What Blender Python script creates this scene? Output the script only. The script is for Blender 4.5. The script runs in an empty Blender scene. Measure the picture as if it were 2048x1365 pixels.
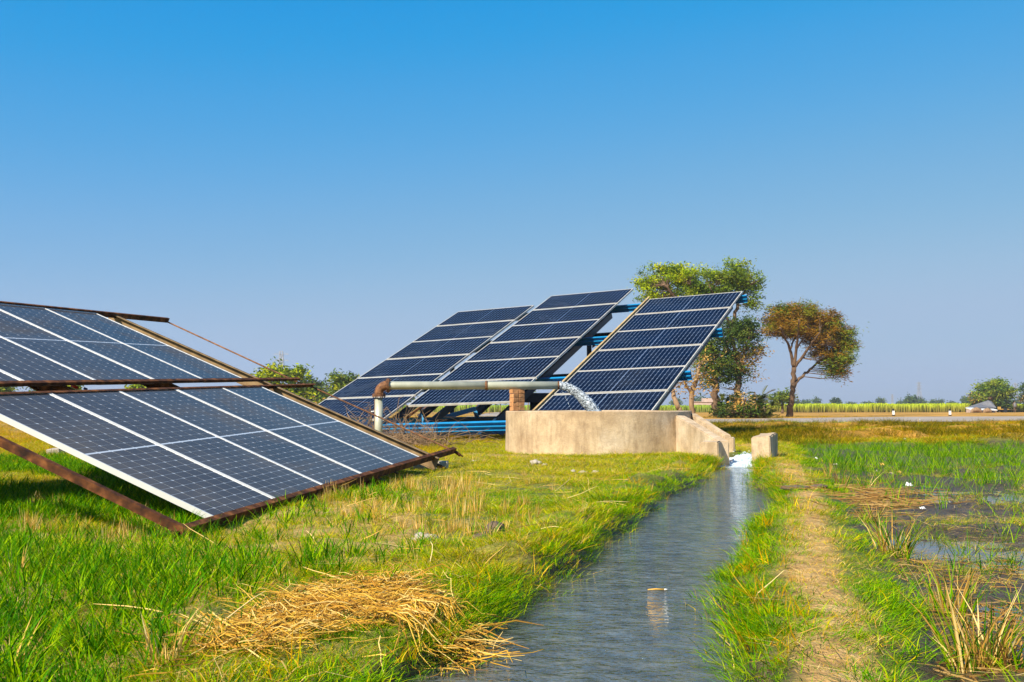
import bpy, bmesh, math, random
import numpy as np
from mathutils import Vector, Matrix, Quaternion
random.seed(7); rng = np.random.default_rng(11)
SC = bpy.context.scene
COL = SC.collection

# ------------------------------------------------------------------ camera, sky, sun, exposure
F, HZ, CH = 1991.0, 812.0, 0.75          # focal length in photo pixels, horizon row, camera height (m)
PH = math.atan((HZ - 682.5) / F)
cam_d = bpy.data.cameras.new('camera'); cam = bpy.data.objects.new('camera', cam_d); COL.objects.link(cam)
cam_d.sensor_width = 36.0; cam_d.lens = 36.0 * F / 2048.0
cam_d.clip_start = 0.05; cam_d.clip_end = 9000
cam.location = (0, 0, CH); cam.rotation_euler = (math.pi / 2 + PH, 0, 0)
SC.camera = cam
cam_d.dof.use_dof = False

SUN_TO = Vector((-0.62, -0.78, 0)).normalized()
EL = math.radians(41)
SUN_DIR = Vector((SUN_TO.x * math.cos(EL), SUN_TO.y * math.cos(EL), math.sin(EL)))   # towards the sun
world = bpy.data.worlds.new("World"); SC.world = world; world.use_nodes = True
wn = world.node_tree; wn.nodes.clear()
sky = wn.nodes.new('ShaderNodeTexSky'); sky.sky_type = 'NISHITA'; sky.sun_disc = False
sky.sun_elevation = EL; sky.sun_rotation = math.atan2(SUN_TO.x, SUN_TO.y)
sky.air_density = 1.0; sky.dust_density = 0.6; sky.ozone_density = 3.0
bg = wn.nodes.new('ShaderNodeBackground'); bg.inputs['Strength'].default_value = 0.0595
wo = wn.nodes.new('ShaderNodeOutputWorld')
# photographic grade of the sky colour (the same curve in every direction)
sep = wn.nodes.new('ShaderNodeSeparateColor'); com = wn.nodes.new('ShaderNodeCombineColor')
wn.links.new(sky.outputs[0], sep.inputs[0])
SKY_CURVES = [[(0, 0), (.10, .004), (.125, .010), (.158, .055), (.27, .215), (.44, .365), (.60, .39), (1, .60)],
              [(0, .0), (.12, .14), (.21, .315), (.266, .365), (.43, .465), (.57, .52), (.75, .54), (1, .65)],
              [(0, .0), (.20, .42), (.30, .64), (.378, .755), (.50, .765), (.60, .745), (.75, .735), (1, .80)]]
for i in range(3):
    m1 = wn.nodes.new('ShaderNodeMath'); m1.operation = 'MULTIPLY'; m1.inputs[1].default_value = 0.1
    fc = wn.nodes.new('ShaderNodeFloatCurve'); cv = fc.mapping.curves[0]
    while len(cv.points) < len(SKY_CURVES[i]): cv.points.new(.5, .5)
    for pt, xy in zip(cv.points, SKY_CURVES[i]): pt.location = xy; pt.handle_type = 'AUTO_CLAMPED'
    fc.mapping.update()
    m2 = wn.nodes.new('ShaderNodeMath'); m2.operation = 'MULTIPLY'; m2.inputs[1].default_value = 10.0
    wn.links.new(sep.outputs[i], m1.inputs[0]); wn.links.new(m1.outputs[0], fc.inputs['Value']); wn.links.new(fc.outputs[0], m2.inputs[0]); wn.links.new(m2.outputs[0], com.inputs[i])
wn.links.new(com.outputs[0], bg.inputs[0]); wn.links.new(bg.outputs[0], wo.inputs[0])

sl = bpy.data.lights.new('sun', 'SUN'); sl.energy = 5.0; sl.angle = math.radians(0.53); sl.color = (1.0, 0.91, 0.76)
so = bpy.data.objects.new('sun', sl); COL.objects.link(so); so.location = (-30, -27, 40)
so.rotation_euler = SUN_DIR.to_track_quat('Z', 'Y').to_euler()
SC.view_settings.view_transform = 'Standard'; SC.view_settings.look = 'None'
SC.view_settings.gamma = 1.0; SC.view_settings.exposure = 0.75; SC.view_settings.use_curve_mapping = False
SC.cycles.max_bounces = 6; SC.cycles.diffuse_bounces = 3; SC.cycles.glossy_bounces = 3
SC.cycles.transmission_bounces = 4; SC.cycles.transparent_max_bounces = 6; SC.cycles.volume_bounces = 0
SC.cycles.use_adaptive_sampling = True
HAZE = 0.00042

# ------------------------------------------------------------------ helpers
def proj(p):
    x, y, z = p[0], p[1], p[2] - CH
    c, s = math.cos(PH), math.sin(PH)
    d = c * y + s * z; u = -s * y + c * z
    return 1024 + F * x / d, 682.5 - F * u / d
def at(px, py, Y):
    """world point on the ray through photo pixel (px,py) at distance Y"""
    c, s = math.cos(PH), math.sin(PH)
    rx, ru = (px - 1024) / F, (682.5 - py) / F
    dy = c - s * ru; dz = s + c * ru
    return Vector((rx / dy * Y, Y, CH + dz / dy * Y))
def onz(px, py, z=0.0):
    """world point where the ray through photo pixel (px,py) meets the level z"""
    p = at(px, py, 1.0); t = (z - CH) / (p.z - CH)
    return Vector((p.x * t, t, z))

def tag(o, label=None, cat=None, group=None, kind=None):
    if label: o['label'] = label
    if cat: o['category'] = cat
    if group: o['group'] = group
    if kind: o['kind'] = kind
    return o
def empty(name, loc=(0, 0, 0), mat=None):
    o = bpy.data.objects.new(name, None); COL.objects.link(o); o.empty_display_size = 0.2
    if mat is not None: o.matrix_world = mat
    else: o.location = loc
    return o
def link(name, me, parent=None, loc=None, rot=None, scale=None):
    o = bpy.data.objects.new(name, me); COL.objects.link(o)
    if parent: o.parent = parent
    if loc is not None: o.location = loc
    if rot is not None: o.rotation_euler = rot
    if scale is not None: o.scale = scale
    return o
def mesh_np(name, V, Q, mats, cols=None, smooth=False, midx=None, unlinked=False):
    """mesh from numpy arrays: V (n,3), Q (m,4) or (m,3)"""
    V = np.asarray(V, np.float32); Q = np.asarray(Q, np.int32)
    me = bpy.data.meshes.new(name)
    k = Q.shape[1]
    me.vertices.add(len(V)); me.vertices.foreach_set('co', V.ravel())
    me.loops.add(Q.size); me.loops.foreach_set('vertex_index', Q.ravel())
    me.polygons.add(len(Q)); me.polygons.foreach_set('loop_start', np.arange(0, Q.size, k, dtype=np.int32))
    if smooth: me.polygons.foreach_set('use_smooth', np.ones(len(Q), bool))
    if midx is not None: me.polygons.foreach_set('material_index', np.asarray(midx, np.int32))
    me.update(calc_edges=True)
    if cols is not None:
        c = np.ones((len(V), 4), np.float32); c[:, :3] = cols
        a = me.color_attributes.new('Col', 'FLOAT_COLOR', 'POINT'); a.data.foreach_set('color', c.ravel())
    for m in (mats if isinstance(mats, (list, tuple)) else [mats]): me.materials.append(m)
    me.validate()
    return me

class MB:
    """collects shapes, builds ONE mesh"""
    def __init__(s): s.v = []; s.f = []; s.m = []; s.sm = []
    def add(s, vs, fs, m=0, smooth=False):
        n = len(s.v); s.v += [tuple(v) for v in vs]
        for f in fs: s.f.append(tuple(i + n for i in f)); s.m.append(m); s.sm.append(smooth)
    def box(s, lo, hi, m=0, M=None, jit=0.0):
        x0, y0, z0 = lo; x1, y1, z1 = hi
        vs = [Vector(p) for p in ((x0,y0,z0),(x1,y0,z0),(x1,y1,z0),(x0,y1,z0),(x0,y0,z1),(x1,y0,z1),(x1,y1,z1),(x0,y1,z1))]
        if jit: vs = [v + Vector([random.uniform(-jit, jit) for _ in range(3)]) for v in vs]
        if M is not None: vs = [M @ v for v in vs]
        s.add(vs, [(0,3,2,1),(4,5,6,7),(0,1,5,4),(1,2,6,5),(2,3,7,6),(3,0,4,7)], m)
    def hexa(s, vs, m=0):
        s.add(vs, [(0,3,2,1),(4,5,6,7),(0,1,5,4),(1,2,6,5),(2,3,7,6),(3,0,4,7)], m)
    def bar(s, p0, p1, w, h, up=(0, 0, 1), m=0):
        """rectangular bar from p0 to p1; w across, h along up; the bar is centred"""
        p0, p1 = Vector(p0), Vector(p1); d = (p1 - p0).normalized()
        a = d.cross(Vector(up)).normalized() * (w / 2); u = a.normalized().cross(d) * (h / 2)
        q = [p0 - a - u, p0 + a - u, p1 + a - u, p1 - a - u, p0 - a + u, p0 + a + u, p1 + a + u, p1 - a + u]
        s.hexa(q, m)
    def channel(s, p0, p1, web, fl, t, up, side, m=0, kind='C'):
        """steel section: web tall along up, flanges pointing to side (C) or both ways (I), or one top flange (L)"""
        p0, p1, up, side = Vector(p0), Vector(p1), Vector(up).normalized(), Vector(side).normalized()
        def slab(a0, a1, b0, b1):
            q = []
            for bb in (b0, b1):
                for (p, aa) in ((p0, a0), (p0, a1), (p1, a1), (p1, a0)):
                    q.append(p + side * aa + up * bb)
            s.hexa(q, m)
        slab(0, t, -web / 2 + t, web / 2 - t)
        if kind == 'C':
            slab(0, fl, web / 2 - t, web / 2); slab(0, fl, -web / 2, -web / 2 + t)
        elif kind == 'I':
            slab(-fl / 2 + t / 2, fl / 2 + t / 2, web / 2 - t, web / 2); slab(-fl / 2 + t / 2, fl / 2 + t / 2, -web / 2, -web / 2 + t)
        else:
            slab(0, fl, web / 2 - t, web / 2); slab(0, t, -web / 2, -web / 2 + t)
    def tube(s, pts, rad, n=8, m=0, caps=True, smooth=True):
        pts = [Vector(p) for p in pts]
        if not isinstance(rad, (list, tuple)): rad = [rad] * len(pts)
        base = len(s.v); prev = None
        for i, p in enumerate(pts):
            d = (pts[min(i + 1, len(pts) - 1)] - pts[max(i - 1, 0)])
            d = d.normalized() if d.length > 1e-9 else Vector((0, 0, 1))
            if prev is None: a = d.orthogonal().normalized()
            else:
                a = prev - d * prev.dot(d)
                a = a.normalized() if a.length > 1e-6 else d.orthogonal().normalized()
            prev = a; b = d.cross(a)
            for k in range(n):
                t = 2 * math.pi * k / n
                s.v.append(tuple(p + (a * math.cos(t) + b * math.sin(t)) * rad[i]))
        for i in range(len(pts) - 1):
            for k in range(n):
                q = base + i * n; k2 = (k + 1) % n
                s.f.append((q + k, q + k2, q + n + k2, q + n + k)); s.m.append(m); s.sm.append(smooth)
        if caps:
            s.f.append(tuple(base + k for k in range(n))[::-1]); s.m.append(m); s.sm.append(False)
            e = base + (len(pts) - 1) * n
            s.f.append(tuple(e + k for k in range(n))); s.m.append(m); s.sm.append(False)
    def mesh(s, name, mats):
        me = bpy.data.meshes.new(name); me.from_pydata(s.v, [], s.f); me.update()
        for m in (mats if isinstance(mats, (list, tuple)) else [mats]): me.materials.append(m)
        me.polygons.foreach_set('material_index', s.m); me.polygons.foreach_set('use_smooth', s.sm)
        return me
    def build(s, name, mats, parent=None, bevel=0.0, loc=None, rot=None):
        o = link(name, s.mesh(name, mats), parent, loc, rot)
        if bevel:
            b = o.modifiers.new('bevel', 'BEVEL'); b.width = bevel; b.segments = 2; b.limit_method = 'ANGLE'
        return o

# numpy value noise
def _h(ix, iy, s):
    n = (ix * 374761393 + iy * 668265263 + s * 1442695041) & 0xFFFFFFFF
    n = ((n ^ (n >> 13)) * 1274126177) & 0xFFFFFFFF
    return ((n ^ (n >> 16)) & 0xFFFF) / 65535.0
def vn(x, y, s=0):
    x = np.asarray(x, float); y = np.asarray(y, float)
    ix = np.floor(x).astype(np.int64); iy = np.floor(y).astype(np.int64)
    fx = x - ix; fy = y - iy; fx = fx * fx * (3 - 2 * fx); fy = fy * fy * (3 - 2 * fy)
    return (_h(ix, iy, s) * (1 - fx) + _h(ix + 1, iy, s) * fx) * (1 - fy) + (_h(ix, iy + 1, s) * (1 - fx) + _h(ix + 1, iy + 1, s) * fx) * fy
def fbm(x, y, s=0, o=3):
    r = 0; a = .5; t = 0
    for i in range(o): r = r + a * vn(x * 2 ** i, y * 2 ** i, s + i * 17); t += a; a *= .5
    return r / t
def sst(a, b, x): t = np.clip((x - a) / (b - a), 0, 1); return t * t * (3 - 2 * t)

# ------------------------------------------------------------------ materials
def mat(name):
    m = bpy.data.materials.new(name); m.use_nodes = True; nt = m.node_tree; nt.nodes.clear()
    out = nt.nodes.new('ShaderNodeOutputMaterial'); return m, nt, out
def N(nt, t, **k):
    n = nt.nodes.new(t)
    for a, b in k.items():
        if a.startswith('i_'):
            key = a[2:]; key = int(key) if key.isdigit() else key.replace('_', ' ')
            n.inputs[key].default_value = b
        else: setattr(n, a, b)
    return n
def ramp(nt, fac, stops):
    r = nt.nodes.new('ShaderNodeValToRGB'); e = r.color_ramp.elements
    while len(e) < len(stops): e.new(0.5)
    for el, (p, c) in zip(e, stops): el.position = p; el.color = (*c, 1)
    nt.links.new(fac, r.inputs[0]); return r.outputs[0]
def noise(nt, co, scale, detail=4, rough=.55, dist=0.0):
    n = N(nt, 'ShaderNodeTexNoise', i_Scale=scale, i_Detail=detail, i_Roughness=rough, i_Distortion=dist)
    nt.links.new(co, n.inputs['Vector']); return n.outputs['Fac']
def mapped(nt, co, scale):
    m = N(nt, 'ShaderNodeMapping'); m.inputs['Scale'].default_value = scale; nt.links.new(co, m.inputs[0]); return m.outputs[0]
def mixc(nt, f, a, b, mode='MIX'):
    m = nt.nodes.new('ShaderNodeMix'); m.data_type = 'RGBA'; m.blend_type = mode
    for s, v in ((0, f), (6, a), (7, b)):
        if hasattr(v, 'links') or isinstance(v, bpy.types.NodeSocket): nt.links.new(v, m.inputs[s])
        else: m.inputs[s].default_value = v if s == 0 else (*v, 1)
    return m.outputs[2]
def bump(nt, h, strength=.3, dist=.02):
    b = N(nt, 'ShaderNodeBump', i_Strength=strength, i_Distance=dist); nt.links.new(h, b.inputs['Height']); return b.outputs[0]
def simple(name, stops, scale=8, rough=.6, metal=0.0, bmp=.2, bd=.01, stretch=(1, 1, 1), detail=5, coords='Object', spec=.5):
    m, nt, out = mat(name)
    tc = N(nt, 'ShaderNodeTexCoord'); oi = N(nt, 'ShaderNodeObjectInfo')
    off = N(nt, 'ShaderNodeVectorMath', operation='MULTIPLY_ADD'); off.inputs[1].default_value = (1, 1, 1)
    nt.links.new(tc.outputs[coords], off.inputs[0])
    mul = N(nt, 'ShaderNodeMath', operation='MULTIPLY', i_1=37.0); nt.links.new(oi.outputs['Random'], mul.inputs[0])
    nt.links.new(mul.outputs[0], off.inputs[2])
    co = mapped(nt, off.outputs[0], stretch)
    f = noise(nt, co, scale, detail)
    c = ramp(nt, f, stops)
    p = N(nt, 'ShaderNodeBsdfPrincipled', i_Roughness=rough, i_Metallic=metal)
    p.inputs['Specular IOR Level'].default_value = spec
    nt.links.new(c, p.inputs['Base Color'])
    if bmp: nt.links.new(bump(nt, noise(nt, co, scale * 4, 4), bmp, bd), p.inputs['Normal'])
    nt.links.new(p.outputs[0], out.inputs[0]); return m
def veg(name, transl=.35, rough=.55, sat=1.0, vary=.25):
    """foliage: vertex colour, varied a little from plant to plant"""
    m, nt, out = mat(name)
    a = N(nt, 'ShaderNodeAttribute', attribute_name='Col'); oi = N(nt, 'ShaderNodeObjectInfo')
    hs = N(nt, 'ShaderNodeHueSaturation', i_Saturation=sat)
    mr = N(nt, 'ShaderNodeMapRange'); mr.inputs['To Min'].default_value = 1 - vary; mr.inputs['To Max'].default_value = 1 + vary
    nt.links.new(oi.outputs['Random'], mr.inputs[0]); nt.links.new(mr.outputs[0], hs.inputs['Value'])
    nt.links.new(a.outputs['Color'], hs.inputs['Color'])
    p = N(nt, 'ShaderNodeBsdfPrincipled', i_Roughness=rough); p.inputs['Specular IOR Level'].default_value = .04
    nt.links.new(hs.outputs[0], p.inputs['Base Color'])
    t = N(nt, 'ShaderNodeBsdfTranslucent'); nt.links.new(hs.outputs[0], t.inputs[0])
    mx = N(nt, 'ShaderNodeMixShader', i_0=transl); nt.links.new(p.outputs[0], mx.inputs[1]); nt.links.new(t.outputs[0], mx.inputs[2])
    nt.links.new(mx.outputs[0], out.inputs[0]); return m
M = {}
M['rust'] = simple('rusted_steel', [(.3, (.022, .011, .007)), (.5, (.09, .033, .012)), (.72, (.26, .10, .03))], 11, .85, .0, .4, .004, spec=.15)
M['rust_tan'] = simple('weathered_ochre_steel', [(.3, (.12, .075, .03)), (.55, (.25, .16, .07)), (.8, (.36, .25, .12))], 7, .7, .1, .3, .004)
M['rust_pipe'] = simple('rusted_fitting', [(.3, (.06, .025, .012)), (.55, (.20, .085, .03)), (.8, (.34, .16, .06))], 22, .8, .1, .5, .004)
M['alu'] = simple('panel_frame_aluminium', [(.2, (.62, .62, .60)), (.8, (.80, .80, .77))], 5, .38, .35, .05, .001)
M['alu_old'] = simple('dusty_frame_aluminium', [(.3, (.46, .43, .36)), (.7, (.66, .63, .56))], 6, .5, .2, .05, .001)
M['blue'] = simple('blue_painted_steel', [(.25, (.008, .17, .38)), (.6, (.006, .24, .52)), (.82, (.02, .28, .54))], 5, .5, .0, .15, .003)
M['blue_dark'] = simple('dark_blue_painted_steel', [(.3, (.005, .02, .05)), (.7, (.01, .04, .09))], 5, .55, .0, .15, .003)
M['ochre'] = simple('ochre_painted_steel', [(.3, (.34, .22, .08)), (.7, (.50, .36, .16))], 5, .6, .0, .1, .003)
M['galv'] = simple('galvanised_steel', [(.3, (.34, .35, .26)), (.7, (.50, .50, .38))], 5, .38, .15, .1, .002, (1, 1, 1))
M['brick'] = simple('fired_brick', [(.25, (.30, .13, .045)), (.55, (.46, .22, .085)), (.8, (.58, .32, .14))], 16, .9, 0, .6, .006)
M['bark'] = simple('bark', [(.3, (.07, .040, .022)), (.7, (.19, .115, .06))], 7, .9, 0, .6, .03, (1, 1, .3))
M['bark_light'] = simple('pale_bark', [(.3, (.16, .095, .045)), (.7, (.36, .23, .12))], 5, .9, 0, .6, .03, (1, 1, .3))
M['stone'] = simple('pale_stone', [(.3, (.30, .25, .18)), (.7, (.48, .42, .33))], 25, .9, 0, .6, .01)
M['clod'] = simple('earth_clod', [(.3, (.09, .055, .035)), (.7, (.22, .15, .10))], 30, .95, 0, .9, .02)
M['black'] = simple('black_rubber', [(.3, (.012, .012, .013)), (.7, (.02, .02, .02))], 10, .5, 0, .05)
M['red'] = simple('red_plastic', [(.3, (.45, .015, .01)), (.7, (.55, .03, .02))], 10, .5, 0, .05)
M['bluecloth'] = simple('blue_plastic', [(.3, (.01, .03, .25)), (.7, (.02, .06, .35))], 10, .5, 0, .05)
M['white'] = simple('white_paint', [(.3, (.70, .70, .68)), (.7, (.80, .80, .78))], 10, .5, 0, .05)
M['roofgrey'] = simple('grey_sheet_roof', [(.3, (.10, .10, .11)), (.7, (.16, .16, .17))], 2, .6, 0, .1, .02, (6, 1, 1))
M['yellow'] = simple('yellow_paint', [(.3, (.55, .30, .05)), (.7, (.65, .40, .08))], 4, .5, 0, .05)
M['plaster'] = simple('pink_plaster', [(.3, (.42, .30, .24)), (.7, (.52, .40, .32))], 2, .9, 0, .1)
M['pylon'] = simple('pylon_steel', [(.3, (.28, .29, .30)), (.7, (.34, .35, .36))], 2, .6, .2, 0)
M['straw'] = veg('dry_straw', .12, .5, 1.0, .12)
M['grass'] = veg('grass_blades', .40, .5, 1.05, .22)
M['leaf'] = veg('tree_leaves', .30, .55, 1.0, .15)

def glass_panel(name, cell, cell2, dust, dust_amt, dust_scale, ior=1.2):
    m, nt, out = mat(name)
    tc = N(nt, 'ShaderNodeTexCoord'); oi = N(nt, 'ShaderNodeObjectInfo')
    mul = N(nt, 'ShaderNodeMath', operation='MULTIPLY', i_1=53.0); nt.links.new(oi.outputs['Random'], mul.inputs[0])
    off = N(nt, 'ShaderNodeVectorMath', operation='ADD'); nt.links.new(tc.outputs['Object'], off.inputs[0]); nt.links.new(mul.outputs[0], off.inputs[1])
    f = noise(nt, off.outputs[0], 1.2, 2)
    c = ramp(nt, f, [(.35, cell), (.65, cell2)])
    d = noise(nt, off.outputs[0], dust_scale, 5, .6, .6)
    dr = ramp(nt, d, [(.50, (0, 0, 0)), (.78, (1, 1, 1))])
    mm = N(nt, 'ShaderNodeMath', operation='MULTIPLY_ADD', i_1=dust_amt, i_2=dust_amt * .12); nt.links.new(dr, mm.inputs[0])
    c = mixc(nt, mm.outputs[0], c, dust)
    p = N(nt, 'ShaderNodeBsdfPrincipled', i_Roughness=.16); nt.links.new(c, p.inputs['Base Color'])
    p.inputs['IOR'].default_value = ior
    rr = N(nt, 'ShaderNodeMapRange'); rr.inputs['To Min'].default_value = .12; rr.inputs['To Max'].default_value = .5
    nt.links.new(dr, rr.inputs[0]); nt.links.new(rr.outputs[0], p.inputs['Roughness'])
    nt.links.new(p.outputs[0], out.inputs[0]); return m
M['cell_a'] = glass_panel('grey_blue_solar_cell', (.050, .045, .044), (.066, .060, .058), (.25, .24, .22), .16, 1.1, 1.14)
M['back_a'] = simple('white_backsheet', [(.3, (.50, .53, .55)), (.7, (.60, .62, .64))], 3, .2, 0, 0)
M['bus_a'] = simple('silver_busbar', [(.3, (.60, .63, .66)), (.7, (.70, .72, .74))], 3, .2, 0, 0)
M['cell_b'] = glass_panel('navy_solar_cell', (.0008, .004, .015), (.0014, .008, .028), (.13, .15, .17), .11, .9, 1.06)
M['back_b'] = simple('pale_backsheet', [(.3, (.10, .13, .19)), (.7, (.14, .18, .25))], 3, .2, 0, 0)

def concrete_mat():
    m, nt, out = mat('stained_concrete')
    tc = N(nt, 'ShaderNodeTexCoord'); co = tc.outputs['Object']
    big = noise(nt, co, 1.1, 4, .6)
    streak = noise(nt, mapped(nt, co, (5, 5, .9)), 2.0, 6, .7, .5)
    fine = noise(nt, co, 60, 3)
    c = ramp(nt, big, [(.3, (.42, .30, .175)), (.5, (.55, .42, .265)), (.72, (.68, .57, .42))])
    c2 = ramp(nt, streak, [(.34, (.55, .50, .44)), (.52, (1, 1, 1)), (.75, (1.08, 1.05, .98))])
    c = mixc(nt, .6, c, c2, 'MULTIPLY'); c4 = ramp(nt, noise(nt, co, 5.5, 5, .7), [(.35, (.66, .62, .58)), (.6, (1.05, 1.04, 1.02))]); c = mixc(nt, .7, c, c4, 'MULTIPLY')
    c3 = ramp(nt, fine, [(.3, (.80, .78, .75)), (.6, (1, 1, 1))]); c = mixc(nt, .6, c, c3, 'MULTIPLY')
    # damp tide line and lime bloom, both with ragged edges
    sx = N(nt, 'ShaderNodeSeparateXYZ'); nt.links.new(co, sx.inputs[0])
    zz_ = N(nt, 'ShaderNodeMath', operation='MULTIPLY_ADD', i_1=.45); nt.links.new(streak, zz_.inputs[0]); nt.links.new(sx.outputs['Z'], zz_.inputs[2])
    low = ramp(nt, zz_.outputs[0], [(.22, (1.16, 1.15, 1.12)), (.50, (1, 1, 1)), (.80, (.93, .90, .86)), (.90, (.78, .74, .70))]); c = mixc(nt, .8, c, low, 'MULTIPLY')
    vo = N(nt, 'ShaderNodeTexVoronoi', feature='DISTANCE_TO_EDGE', i_Scale=1.6); wv = N(nt, 'ShaderNodeVectorMath', operation='MULTIPLY_ADD'); nt.links.new(co, wv.inputs[2])
    nn = N(nt, 'ShaderNodeTexNoise', i_Scale=4.0, i_Detail=4.0); nt.links.new(co, nn.inputs['Vector']); nt.links.new(nn.outputs['Color'], wv.inputs[0]); wv.inputs[1].default_value = (.5, .5, .5); nt.links.new(wv.outputs[0], vo.inputs['Vector'])
    cr = ramp(nt, vo.outputs['Distance'], [(.0, (.45, .40, .34)), (.012, (1, 1, 1))])
    p = N(nt, 'ShaderNodeBsdfPrincipled', i_Roughness=.9); nt.links.new(c, p.inputs['Base Color'])
    h = N(nt, 'ShaderNodeMath', operation='ADD'); nt.links.new(fine, h.inputs[0]); nt.links.new(noise(nt, co, 12, 4), h.inputs[1])
    nt.links.new(bump(nt, h.outputs[0], .45, .012), p.inputs['Normal'])
    nt.links.new(p.outputs[0], out.inputs[0]); return m
M['concrete'] = concrete_mat()

def ground_mat():
    m, nt, out = mat('field_soil')
    tc = N(nt, 'ShaderNodeTexCoord'); co = tc.outputs['Object']
    a = N(nt, 'ShaderNodeAttribute', attribute_name='Col'); sp = N(nt, 'ShaderNodeSeparateColor'); nt.links.new(a.outputs['Color'], sp.inputs[0])
    n1 = noise(nt, co, 9, 6, .65); n2 = noise(nt, co, 1.3, 5, .6); n3 = noise(nt, co, 55, 4, .6); n4 = noise(nt, mapped(nt, co, (.22, .22, 1)), 1.0, 6, .65)
    soil = ramp(nt, n1, [(.3, (.27, .14, .035)), (.5, (.52, .31, .095)), (.7, (.72, .48, .19))])
    n5 = N(nt, 'ShaderNodeMath', operation='MULTIPLY_ADD', i_1=.5); nt.links.new(n1, n5.inputs[0])
    hh = N(nt, 'ShaderNodeMath', operation='MULTIPLY', i_1=.5); nt.links.new(n2, hh.inputs[0]); nt.links.new(hh.outputs[0], n5.inputs[2])
    turf = ramp(nt, n5.outputs[0], [(.32, (.03, .06, .002)), (.48, (.08, .13, .003)), (.64, (.24, .24, .012))])
    mud = ramp(nt, n1, [(.3, (.035, .02, .012)), (.7, (.10, .058, .032))])
    gold = ramp(nt, n4, [(.30, (.07, .06, .004)), (.41, (.30, .16, .006)), (.55, (.58, .30, .025)), (.72, (.74, .45, .13))])
    gfine = ramp(nt, n1, [(.3, (.55, .55, .5)), (.6, (1.05, 1.0, .95))]); gold = mixc(nt, .8, gold, gfine, 'MULTIPLY')
    c = mixc(nt, sp.outputs['Green'], soil, turf)
    # golden far land: where the alpha-like fourth mask (Red) says so
    c = mixc(nt, sp.outputs['Red'], c, gold)
    c = mixc(nt, sp.outputs['Blue'], c, mud)
    f3 = ramp(nt, n3, [(.3, (.7, .7, .7)), (.65, (1.1, 1.1, 1.1))]); c = mixc(nt, .7, c, f3, 'MULTIPLY')
    p = N(nt, 'ShaderNodeBsdfPrincipled'); nt.links.new(c, p.inputs['Base Color'])
    rr = N(nt, 'ShaderNodeMapRange'); rr.inputs['To Min'].default_value = .95; rr.inputs['To Max'].default_value = .42
    nt.links.new(sp.outputs['Blue'], rr.inputs[0]); nt.links.new(rr.outputs[0], p.inputs['Roughness'])
    h = N(nt, 'ShaderNodeMath', operation='ADD'); nt.links.new(n1, h.inputs[0]); nt.links.new(n3, h.inputs[1])
    nt.links.new(bump(nt, h.outputs[0], .8, .03), p.inputs['Normal'])
    nt.links.new(p.outputs[0], out.inputs[0]); return m
M['ground'] = ground_mat()

def water_mat(name, base, ripple, rip_scale, stretch, rough=.04):
    m, nt, out = mat(name)
    tc = N(nt, 'ShaderNodeTexCoord'); co = tc.outputs['Object']
    bed = noise(nt, co, 9, 6, .7)
    c = ramp(nt, bed, [(.32, tuple(v * .45 for v in base)), (.7, tuple(v * 1.5 for v in base))])
    p = N(nt, 'ShaderNodeBsdfPrincipled', i_Roughness=rough); p.inputs['IOR'].default_value = 1.5
    nt.links.new(c, p.inputs['Base Color'])
    a1 = noise(nt, mapped(nt, co, stretch), rip_scale, 3, .6, .3)
    a2 = noise(nt, mapped(nt, co, (stretch[0] * 1.3, stretch[1] * .7, 1)), rip_scale * 2.7, 2, .5, .2)
    patch = ramp(nt, noise(nt, co, 1.1, 2), [(.3, (.35,) * 3), (.65, (1,) * 3)])
    h = N(nt, 'ShaderNodeMath', operation='MULTIPLY_ADD', i_1=.4); nt.links.new(a2, h.inputs[0]); nt.links.new(a1, h.inputs[2])
    h2 = N(nt, 'ShaderNodeMath', operation='MULTIPLY'); nt.links.new(h.outputs[0], h2.inputs[0]); nt.links.new(patch, h2.inputs[1])
    nt.links.new(bump(nt, h2.outputs[0], ripple, .035), p.inputs['Normal'])
    nt.links.new(p.outputs[0], out.inputs[0]); return m
M['stream'] = water_mat('stream_water', (.095, .10, .085), .85, 11, (.8, 1.5, 1), .03)
M['puddle'] = water_mat('still_water', (.045, .035, .025), .05, 8, (1, 1, 1), .02)
def foam_mat():
    m, nt, out = mat('white_water')
    tc = N(nt, 'ShaderNodeTexCoord'); f = noise(nt, mapped(nt, tc.outputs['Object'], (1, 1, 1)), 26, 4, .6)
    c = ramp(nt, f, [(.35, (.30, .42, .52)), (.58, (.76, .82, .86))])
    p = N(nt, 'ShaderNodeBsdfPrincipled', i_Roughness=.25); nt.links.new(c, p.inputs['Base Color'])
    p.inputs['Subsurface Weight'].default_value = 0
    nt.links.new(bump(nt, f, .5, .02), p.inputs['Normal'])
    nt.links.new(p.outputs[0], out.inputs[0]); return m
M['foam'] = foam_mat()
def jet_mat():
    m, nt, out = mat('splashing_water')
    tc = N(nt, 'ShaderNodeTexCoord'); f = noise(nt, tc.outputs['Object'], 34, 4, .6)
    g = N(nt, 'ShaderNodeBsdfGlass', i_Roughness=.05, i_IOR=1.33); g.inputs[0].default_value = (.93, .96, .97, 1)
    d = N(nt, 'ShaderNodeBsdfPrincipled', i_Roughness=.2); d.inputs['Base Color'].default_value = (.72, .78, .83, 1)
    fr = ramp(nt, f, [(.42, (.10,) * 3), (.66, (.80,) * 3)])
    mx = N(nt, 'ShaderNodeMixShader'); nt.links.new(fr, mx.inputs[0]); nt.links.new(g.outputs[0], mx.inputs[1]); nt.links.new(d.outputs[0], mx.inputs[2])
    nt.links.new(mx.outputs[0], out.inputs[0]); return m
M['jet'] = jet_mat()
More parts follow.
